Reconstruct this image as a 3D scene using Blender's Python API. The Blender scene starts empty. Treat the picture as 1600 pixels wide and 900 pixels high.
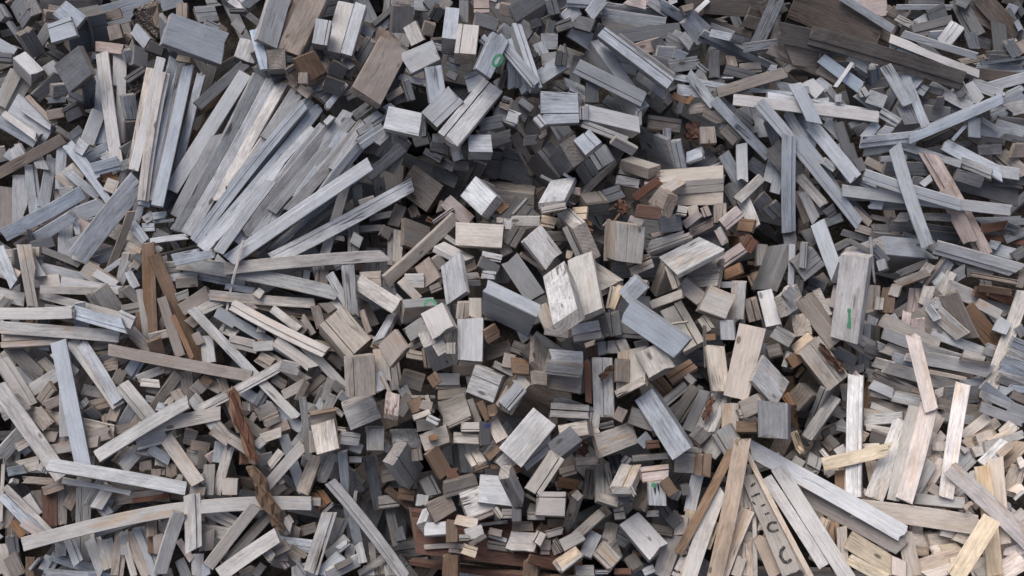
import bpy, math, random
from mathutils import Vector, Euler, Matrix
R = math.radians
S = bpy.context.scene
C = S.collection

# ------------------------------------------------------------ camera
cam = bpy.data.cameras.new('camera')
cam.sensor_width = 36.0
cam.lens = 36.0 * 1700.0 / 1600.0
cam.clip_start, cam.clip_end = 0.05, 3000.0
co = bpy.data.objects.new('camera', cam)
co.location = (0, 0, 3.0)
co.rotation_euler = (R(52), 0, 0)
C.objects.link(co)
S.camera = co

# ------------------------------------------------------------ overcast daylight
SUN_EL, SUN_ROT = 74.0, -95.0
w = bpy.data.worlds.new('World'); S.world = w; w.use_nodes = True
nt = w.node_tree
sky = nt.nodes.new('ShaderNodeTexSky'); sky.sky_type = 'NISHITA'; sky.sun_disc = False
sky.sun_elevation = R(SUN_EL); sky.sun_rotation = R(SUN_ROT)
sky.air_density = 0.65; sky.dust_density = 5.0; sky.ozone_density = 0.6
bg = nt.nodes['Background']; bg.inputs['Strength'].default_value = 0.11
nt.links.new(sky.outputs['Color'], bg.inputs['Color'])
sun = bpy.data.lights.new('sun', 'SUN'); sun.energy = 1.5; sun.angle = R(45); sun.color = (1.0, 0.985, 0.965)
so = bpy.data.objects.new('sun', sun); C.objects.link(so)
sd = Vector((math.sin(R(SUN_ROT)) * math.cos(R(SUN_EL)), math.cos(R(SUN_ROT)) * math.cos(R(SUN_EL)), math.sin(R(SUN_EL))))
so.rotation_euler = sd.to_track_quat('Z', 'Y').to_euler()
S.view_settings.view_transform = 'Standard'; S.view_settings.look = 'None'
S.view_settings.gamma = 1.0; S.view_settings.use_curve_mapping = False
S.view_settings.exposure = 0.33

# ------------------------------------------------------------ materials
def mat(name):
    m = bpy.data.materials.new(name); m.use_nodes = True
    return m, m.node_tree, m.node_tree.nodes['Principled BSDF']

class N:
    """small helper for wiring node graphs"""
    def __init__(s, t): s.t = t
    def node(s, typ, **kw):
        n = s.t.nodes.new(typ)
        for k, v in kw.items(): setattr(n, k, v)
        return n
    def put(s, sock, v):
        if isinstance(v, bpy.types.NodeSocket): s.t.links.new(v, sock)
        else: sock.default_value = v
    def math(s, op, a, b=0.0, c=0.0, clamp=False):
        n = s.node('ShaderNodeMath', operation=op, use_clamp=clamp)
        for i, v in enumerate((a, b, c)): s.put(n.inputs[i], v)
        return n.outputs[0]
    def scale(s, vec, xyz):
        n = s.node('ShaderNodeVectorMath', operation='MULTIPLY'); s.put(n.inputs[0], vec); n.inputs[1].default_value = xyz
        return n.outputs[0]
    def noise(s, vec, detail=3.0, rough=0.55, dist=0.0):
        n = s.node('ShaderNodeTexNoise'); s.put(n.inputs['Vector'], vec)
        n.inputs['Scale'].default_value = 1.0; n.inputs['Detail'].default_value = detail
        n.inputs['Roughness'].default_value = rough; n.inputs['Distortion'].default_value = dist
        return n.outputs['Fac']
    def step(s, v, a, b, lo=0.0, hi=1.0):
        n = s.node('ShaderNodeMapRange', interpolation_type='SMOOTHSTEP'); s.put(n.inputs[0], v)
        for i, x in enumerate((a, b, lo, hi)): n.inputs[i + 1].default_value = x
        return n.outputs[0]
    def mix(s, f, a, b, mode='MIX'):
        n = s.node('ShaderNodeMix', data_type='RGBA', blend_type=mode); s.put(n.inputs[0], f)
        s.put(n.inputs[6], a); s.put(n.inputs[7], b)
        return n.outputs[2]
    def grey(s, v):
        n = s.node('ShaderNodeCombineXYZ')
        for i in range(3): s.put(n.inputs[i], v)
        return n.outputs[0]
    def attr(s, name):
        n = s.node('ShaderNodeAttribute', attribute_name=name); return n

def wood_side():
    m, t, p = mat('weathered_wood'); g = N(t)
    v = g.attr('grain').outputs['Vector']; tint = g.attr('tint').outputs['Color']
    streak = g.noise(g.scale(v, (11, 95, 95)), 5, 0.62, 0.5)
    fine = g.noise(g.scale(v, (55, 520, 520)), 3, 0.6)
    blotch = g.noise(g.scale(v, (9, 16, 16)), 5, 0.62, 0.6)
    stain = g.noise(g.scale(v, (4.5, 26, 26)), 4, 0.6, 1.0)
    wv = g.node('ShaderNodeTexWave', wave_type='BANDS', bands_direction='Y', wave_profile='SAW')
    g.put(wv.inputs['Vector'], g.scale(v, (0.55, 1, 1.2))); wv.inputs['Scale'].default_value = 26.0
    wv.inputs['Distortion'].default_value = 7.0; wv.inputs['Detail'].default_value = 2.0
    wv.inputs['Detail Scale'].default_value = 0.5
    rings = wv.outputs['Fac']
    saw = g.node('ShaderNodeTexWave', wave_type='BANDS', bands_direction='X')
    g.put(saw.inputs['Vector'], g.scale(v, (1, 0.25, 0.25))); saw.inputs['Scale'].default_value = 75.0
    saw.inputs['Distortion'].default_value = 1.5
    val = g.math('ADD', g.step(streak, 0.3, 0.7, 0.87, 1.09), g.step(fine, 0.3, 0.7, -0.13, 0.13))
    val = g.math('ADD', val, g.step(blotch, 0.3, 0.7, -0.22, 0.18))
    val = g.math('ADD', val, g.math('MULTIPLY', g.math('SUBTRACT', rings, 0.5), 0.16))
    sawmask = g.step(g.noise(g.scale(v, (3, 8, 8)), 2), 0.55, 0.68)
    val = g.math('ADD', val, g.math('MULTIPLY', g.math('MULTIPLY', g.math('SUBTRACT', saw.outputs['Fac'], 0.5), sawmask), 0.10))
    own = g.attr('tint').outputs['Alpha']                         # every piece weathers in its own way
    val = g.math('ADD', g.math('MULTIPLY', g.math('SUBTRACT', val, 0.97), g.math('ADD', 0.45, g.math('MULTIPLY', own, 0.9))), 0.97)
    col = g.mix(1.0, tint, g.grey(val), 'MULTIPLY')
    # tan heartwood showing through the grey where the weather has worn less
    warmth = g.math('FRACT', g.math('MULTIPLY', own, 7.3))
    col = g.mix(g.math('MULTIPLY', g.step(stain, 0.50, 0.70, 0.0, 0.95), warmth), col, g.mix(1.0, col, (0.98, 0.80, 0.62, 1), 'MULTIPLY'))
    # grime
    gr = g.noise(g.scale(v, (13, 30, 30)), 6, 0.7, 0.3)
    col = g.mix(g.step(gr, 0.60, 0.78, 0.0, 0.5), col, g.mix(1.0, col, (0.34, 0.32, 0.32, 1), 'MULTIPLY'))
    # drying cracks along the grain
    ck = g.noise(g.scale(v, (2.2, 48, 48)), 2, 0.5, 0.25)
    line = g.step(g.math('ABSOLUTE', g.math('SUBTRACT', ck, 0.5)), 0.006, 0.03, 1.0, 0.0)
    line = g.math('MULTIPLY', line, g.step(g.noise(g.scale(v, (7, 11, 11)), 2), 0.56, 0.66))
    col = g.mix(g.math('MULTIPLY', line, g.math('MULTIPLY', own, 1.1, clamp=True)), col, (0.018, 0.015, 0.014, 1))
    # knots
    vo = g.node('ShaderNodeTexVoronoi', feature='F1'); g.put(vo.inputs['Vector'], g.scale(v, (6, 13, 13))); vo.inputs['Scale'].default_value = 1.0
    kd = g.math('ADD', vo.outputs['Distance'], g.math('MULTIPLY', g.math('SUBTRACT', blotch, 0.5), 0.12))
    knot = g.step(kd, 0.045, 0.095, 1.0, 0.0)
    col = g.mix(g.math('MULTIPLY', knot, 0.7), col, (0.05, 0.032, 0.022, 1))
    t.links.new(col, p.inputs['Base Color'])
    p.inputs['Roughness'].default_value = 0.95; p.inputs['Specular IOR Level'].default_value = 0.06
    hgt = g.math('ADD', g.math('MULTIPLY', fine, 0.5), g.math('MULTIPLY', streak, 0.8))
    hgt = g.math('SUBTRACT', hgt, g.math('MULTIPLY', line, 1.6))
    b = g.node('ShaderNodeBump'); b.inputs['Strength'].default_value = 0.55; b.inputs['Distance'].default_value = 0.0025
    t.links.new(hgt, b.inputs['Height']); t.links.new(b.outputs['Normal'], p.inputs['Normal'])
    return m

def wood_end():
    m, t, p = mat('end_grain'); g = N(t)
    v = g.attr('grain').outputs['Vector']; tint = g.attr('tint').outputs['Color']
    wv = g.node('ShaderNodeTexWave', wave_type='RINGS', rings_direction='X', wave_profile='SAW')
    g.put(wv.inputs['Vector'], g.scale(v, (0, 1, 1))); wv.inputs['Scale'].default_value = 30.0
    wv.inputs['Distortion'].default_value = 1.2; wv.inputs['Detail'].default_value = 2.0
    bl = g.noise(g.scale(v, (9, 30, 30)), 5, 0.65)
    sawm = g.noise(g.scale(v, (1, 40, 420)), 3, 0.6)
    val = g.math('ADD', g.math('MULTIPLY', wv.outputs['Fac'], 0.34), g.step(bl, 0.3, 0.7, 0.60, 1.02))
    val = g.math('ADD', val, g.step(sawm, 0.3, 0.7, -0.12, 0.12))
    col = g.mix(1.0, tint, g.grey(val), 'MULTIPLY')
    ck = g.noise(g.scale(v, (3, 55, 14)), 2, 0.5, 0.6)
    line = g.step(g.math('ABSOLUTE', g.math('SUBTRACT', ck, 0.5)), 0.0, 0.012, 1.0, 0.0)
    line = g.math('MULTIPLY', line, g.step(bl, 0.5, 0.56))
    col = g.mix(g.math('MULTIPLY', line, 0.85), col, (0.02, 0.017, 0.015, 1))
    t.links.new(col, p.inputs['Base Color']); p.inputs['Roughness'].default_value = 0.85
    p.inputs['Specular IOR Level'].default_value = 0.05
    b = g.node('ShaderNodeBump'); b.inputs['Strength'].default_value = 0.5; b.inputs['Distance'].default_value = 0.002
    t.links.new(g.math('SUBTRACT', val, line), b.inputs['Height']); t.links.new(b.outputs['Normal'], p.inputs['Normal'])
    return m

def bark_mat():
    m, t, p = mat('bark'); g = N(t)
    v = g.attr('grain').outputs['Vector']; tint = g.attr('tint').outputs['Color']
    vo = g.node('ShaderNodeTexVoronoi', feature='DISTANCE_TO_EDGE'); g.put(vo.inputs['Vector'], g.scale(v, (38, 110, 110))); vo.inputs['Scale'].default_value = 1.0
    n = g.noise(g.scale(v, (40, 120, 120)), 5, 0.65, 0.5)
    e = g.step(vo.outputs['Distance'], 0.0, 0.22)
    col = g.mix(1.0, tint, g.grey(g.math('MULTIPLY', g.step(n, 0.3, 0.7, 0.5, 1.3), g.math('ADD', g.math('MULTIPLY', e, 0.75), 0.25))), 'MULTIPLY')
    t.links.new(col, p.inputs['Base Color']); p.inputs['Roughness'].default_value = 0.9
    b = g.node('ShaderNodeBump'); b.inputs['Strength'].default_value = 1.0; b.inputs['Distance'].default_value = 0.006
    t.links.new(g.math('ADD', e, g.math('MULTIPLY', n, 0.6)), b.inputs['Height']); t.links.new(b.outputs['Normal'], p.inputs['Normal'])
    return m

def paint_mat(name, rgb):
    m, t, p = mat(name); g = N(t)
    tc = g.node('ShaderNodeTexCoord').outputs['Object']
    n = g.noise(g.scale(tc, (60, 400, 400)), 4, 0.6)
    col = g.mix(g.step(n, 0.42, 0.62, 0.0, 0.5), rgb + (1,), tuple(c * 0.5 + 0.08 for c in rgb) + (1,))
    t.links.new(col, p.inputs['Base Color']); p.inputs['Roughness'].default_value = 0.9
    thin = g.noise(g.scale(tc, (90, 260, 260)), 5, 0.7)          # overspray: the paint breaks up over the grain
    t.links.new(g.step(thin, 0.36, 0.56, 0.35, 0.95), p.inputs['Alpha'])
    return m

def soil_mat():
    m, t, p = mat('dark_soil'); g = N(t)
    tc = g.node('ShaderNodeTexCoord').outputs['Object']
    n = g.noise(g.scale(tc, (14, 14, 14)), 8, 0.65)
    f = g.noise(g.scale(tc, (90, 90, 90)), 4, 0.6)
    cr = g.mix(g.step(n, 0.35, 0.65), (0.022, 0.018, 0.015, 1), (0.075, 0.062, 0.052, 1))
    col = g.mix(g.step(f, 0.5, 0.65, 0.0, 0.5), cr, (0.13, 0.11, 0.09, 1))
    t.links.new(col, p.inputs['Base Color']); p.inputs['Roughness'].default_value = 0.95
    b = g.node('ShaderNodeBump'); b.inputs['Distance'].default_value = 0.02
    t.links.new(g.math('ADD', n, g.math('MULTIPLY', f, 0.4)), b.inputs['Height']); t.links.new(b.outputs['Normal'], p.inputs['Normal'])
    return m

SIDE, END, BARK = wood_side(), wood_end(), bark_mat()
GREEN = paint_mat('green_spray_paint', (0.05, 0.34, 0.16))
BLUE = paint_mat('blue_spray_paint', (0.01, 0.03, 0.16))
BLACK = paint_mat('black_spray_paint', (0.02, 0.02, 0.022))
SOIL = soil_mat()

# base colours of the wood; dark grey and charcoal often hold painted-in shade
TONE = {'W': (0.55, 0.548, 0.552), 'S': (0.4, 0.424, 0.457), 'G': (0.27, 0.281, 0.298), 'M': (0.45, 0.438, 0.425), 'H': (0.32, 0.31, 0.298), 'E': (0.18, 0.166, 0.156), 'U': (0.115, 0.103, 0.098), 'D': (0.152, 0.157, 0.167), 'K': (0.082, 0.083, 0.088), 'B': (0.3, 0.265, 0.24), 'N': (0.19, 0.135, 0.1), 'T': (0.47, 0.44, 0.405), 'P': (0.46, 0.4, 0.385), 'C': (0.64, 0.54, 0.42), 'R': (0.14, 0.08, 0.062), 'O': (0.24, 0.15, 0.098), 'w': (0.74, 0.705, 0.675), 'p': (0.7, 0.625, 0.58), 't': (0.66, 0.585, 0.51), 'c': (0.74, 0.62, 0.46), 'b': (0.5, 0.415, 0.34), 'n': (0.32, 0.22, 0.15), 's': (0.6, 0.58, 0.555), 'g': (0.48, 0.45, 0.415)}

# ------------------------------------------------------------ the shape of one piece of wood
def section(W, T, rng, kind):
    """cross-section polygon in (y, z); counter-clockwise seen from +x"""
    y, z = W / 2, T / 2
    c = min(rng.uniform(0.0008, 0.0022), T * 0.12)
    k = 4 if kind != 'b' else 3
    style = rng.random()
    pts = []
    top = [(-y + c + (2 * y - 2 * c) * i / k, z) for i in range(k + 1)]
    if kind in 'sp' and style < 0.24 and W > 0.026:            # rebate along one edge
        s = rng.choice((-1, 1)); r = rng.uniform(0.25, 0.42) * W; q = T * rng.uniform(0.35, 0.55)
        e = y - r
        top = [(-y + c, z), (-y * 0.4, z), (e - c, z), (e, z - c), (e + 0.0005, z - q), (y - c, z - q)]
        rt = [(y, z - q - c * 0.5), (y, -z + c)]
        pts = [(-y, -z + c), (-y, z - c)] + top + rt + [(y - c, -z), (0, -z), (-y + c, -z)]
        if s < 0: pts = [(-a, b) for a, b in reversed(pts)]
        pts.reverse()
        return pts
    if kind == 'b' and style < 0.38:                            # a drying split along the middle of a face
        x0 = rng.uniform(-0.3, 0.3) * W; g = rng.uniform(0.0007, 0.0022); dp = min(T * 0.4, rng.uniform(0.006, 0.02))
        top = [(-y + c, z), (x0 - g, z), (x0, z - dp), (x0 + g, z), (y - c, z)]
    elif kind in 's' and style < 0.36:                          # a groove
        x0 = rng.uniform(-0.3, 0.3) * W; g = W * 0.03; dp = T * 0.18
        top = [(-y + c, z), (x0 - g, z), (x0 - g * 0.6, z - dp), (x0 + g * 0.6, z - dp), (x0 + g, z), (y - c, z)]
    pts = [(-y, -z + c), (-y, z - c)] + top + [(y, z - c), (y, -z + c)] + [(y - c - (2 * y - 2 * c) * i / k, -z) for i in range(k + 1)]
    pts.reverse()
    return pts

def piece(L, W, T, kind, tone, seed, bow=0.0, flat=False):
    """verts, faces, per-vertex grain coordinates, per-face tint and material of one offcut"""
    rng = random.Random(seed)
    sec = section(W, T, rng, 'l' if flat else kind)
    n = len(sec)
    seg = {'b': 2, 'r': 7}.get(kind, 5 if L < 0.5 else 7)
    if bow: seg = 22
    xs = [-L / 2 + L * i / seg for i in range(seg + 1)]
    bz = 0.0 if kind == 'b' else rng.gauss(0, 0.016) * L
    by = 0.0 if kind == 'b' else rng.gauss(0, 0.006) * L
    tw = 0.0 if kind == 'b' else rng.gauss(0, 0.05)
    if flat: bz = by = tw = 0.0
    cut = [rng.gauss(0, 0.05 if kind == 'b' else 0.16) for _ in range(2)]
    if kind != 'b' and rng.random() < 0.12: cut[rng.randrange(2)] = rng.choice((-0.8, 0.8))
    cz = [rng.gauss(0, 0.05) for _ in range(2)]
    jag = [0.0, 0.0]
    if kind in 'slp' and rng.random() < 0.34: jag[rng.randrange(2)] = rng.uniform(0.006, 0.02)
    if kind == 'r': jag = [0.03, 0.03]
    notch = None
    if kind in 's' and L > 0.14 and rng.random() < 0.14:
        notch = (rng.uniform(0.2, 0.8), rng.choice((-1, 1)), rng.uniform(0.2, 0.4))
        j = max(1, min(seg - 1, int(notch[0] * seg)))
        xs = xs[:j] + [xs[j], xs[j] + 0.0015] + xs[j + 1:]
    m = len(xs)
    tp = rng.gauss(0, 0.02)
    chip = [[rng.uniform(0.002, 0.011) if rng.random() < (0.16 if kind == 'b' else 0.06) else rng.uniform(0, 0.0012) for _ in range(n)] for _ in range(2)]
    if flat: chip = [[0.0] * n] * 2
    jv = [rng.uniform(-1, 1) for _ in range(n)], [rng.uniform(-1, 1) for _ in range(n)]
    off = Vector((rng.uniform(-40, 40), rng.uniform(-0.09, 0.09), rng.uniform(-0.09, 0.09)))
    vs, gr = [], []
    for i, x in enumerate(xs):
        u = 2 * x / L
        a = tw * u
        ca, sa = math.cos(a), math.sin(a)
        for k, (y, z) in enumerate(sec):
            xx = x
            if notch and (x - (-L / 2 + notch[0] * L)) > -L / seg * 0.5 and i > int(notch[0] * seg) and y * notch[1] > 0:
                y = y * (1 - 2 * notch[2]) if abs(y) > W * 0.5 * (1 - 2 * notch[2]) else y
            if kind == 'r':
                w = 1 - 0.45 * abs(u) ** 3
                y, z = y * w + 0.006 * math.sin(7 * u + k), z * w + 0.005 * math.sin(11 * u + 2.3 * k)
            gr.append((x + off.x, y + off.y, z + off.z))
            if i == 0: xx += chip[0][k]
            if i == m - 1: xx -= chip[1][k]
            if i == 0: xx += cut[0] * y + cz[0] * z + jag[0] * (0.5 + 0.5 * jv[0][k])
            if i == m - 1: xx += cut[1] * y + cz[1] * z - jag[1] * (0.5 + 0.5 * jv[1][k])
            yy = y * (1 + tp * u) * ca - z * sa + by * (1 - u * u)
            zz = z * ca + y * sa + bz * (1 - u * u) + (bow and 0.0)
            if bow: yy += bow * ((1 - u * u) if u > 0 else (1 - abs(u) ** 1.6))
            vs.append((xx, yy, zz))
    fs, ti, mi = [], [], []
    base = Vector(TONE[tone])
    k0 = rng.uniform(0.86, 1.14) if tone not in 'Ww' else rng.uniform(0.9, 1.04)
    warm = rng.gauss(0, 0.03)
    base = Vector((base.x * k0 * (1 + warm), base.y * k0, base.z * k0 * (1 - warm)))
    side_k = [rng.uniform(0.75, 1.15) for _ in range(4)]
    brown = Vector((0.30, 0.235, 0.18)) * rng.uniform(0.7, 1.2)
    for i in range(m - 1):
        for k in range(n):
            k2 = (k + 1) % n
            fs.append((i * n + k, i * n + k2, (i + 1) * n + k2, (i + 1) * n + k))
            dy, dz = sec[k2][0] - sec[k][0], sec[k2][1] - sec[k][1]
            if abs(dy) > abs(dz):
                f = 1.0 if dy < 0 else side_k[0]
                if sec[k][1] < 0: f = side_k[0]
                ti.append(base * f)
            else:
                ti.append((base * 0.75 + brown * 0.25) * side_k[1 if sec[k][0] > 0 else 2])
            mi.append(0)
    ek = rng.uniform(0.75, 1.1)
    fs.append(tuple(range(n))[::-1]); fs.append(tuple((m - 1) * n + k for k in range(n)))
    for _ in range(2): ti.append((base * 0.6 + brown * 0.4) * ek); mi.append(1)
    own = rng.random()
    if tone in 'SGDKW': own = (rng.randint(0, 6) + rng.uniform(0, 0.2)) / 7.3   # weathered right through to grey
    ti = [(c[0], c[1], c[2], own) for c in ti]
    if kind == 'r' and tone in 'BTDG': mi = [2] * (len(mi) - 2) + [1, 1]
    return vs, fs, gr, ti, mi

def mesh(name, parts):
    """one mesh out of one or more (matrix, piece) pairs"""
    V, Fc, G, T, M = [], [], [], [], []
    for mx, (vs, fs, gr, ti, mi) in parts:
        o = len(V)
        V += [tuple(mx @ Vector(v)) for v in vs] if mx else vs
        Fc += [tuple(i + o for i in f) for f in fs]
        G += gr; T += ti; M += mi
    me = bpy.data.meshes.new(name)
    me.from_pydata(V, [], Fc); me.update()
    for mm in (SIDE, END, BARK): me.materials.append(mm)
    me.polygons.foreach_set('material_index', M)
    a = me.attributes.new('grain', 'FLOAT_VECTOR', 'POINT'); a.data.foreach_set('vector', [c for g in G for c in g])
    a = me.attributes.new('tint', 'FLOAT_COLOR', 'FACE'); a.data.foreach_set('color', [c for t in T for c in (t[0], t[1], t[2], t[3] if len(t) > 3 else 0.5)])
    return me

def link(name, me, parent=None):
    o = bpy.data.objects.new(name, me); C.objects.link(o)
    if parent is not None: o.parent = parent
    return o

def setting(o, kind): o['kind'] = kind; return o
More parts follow.
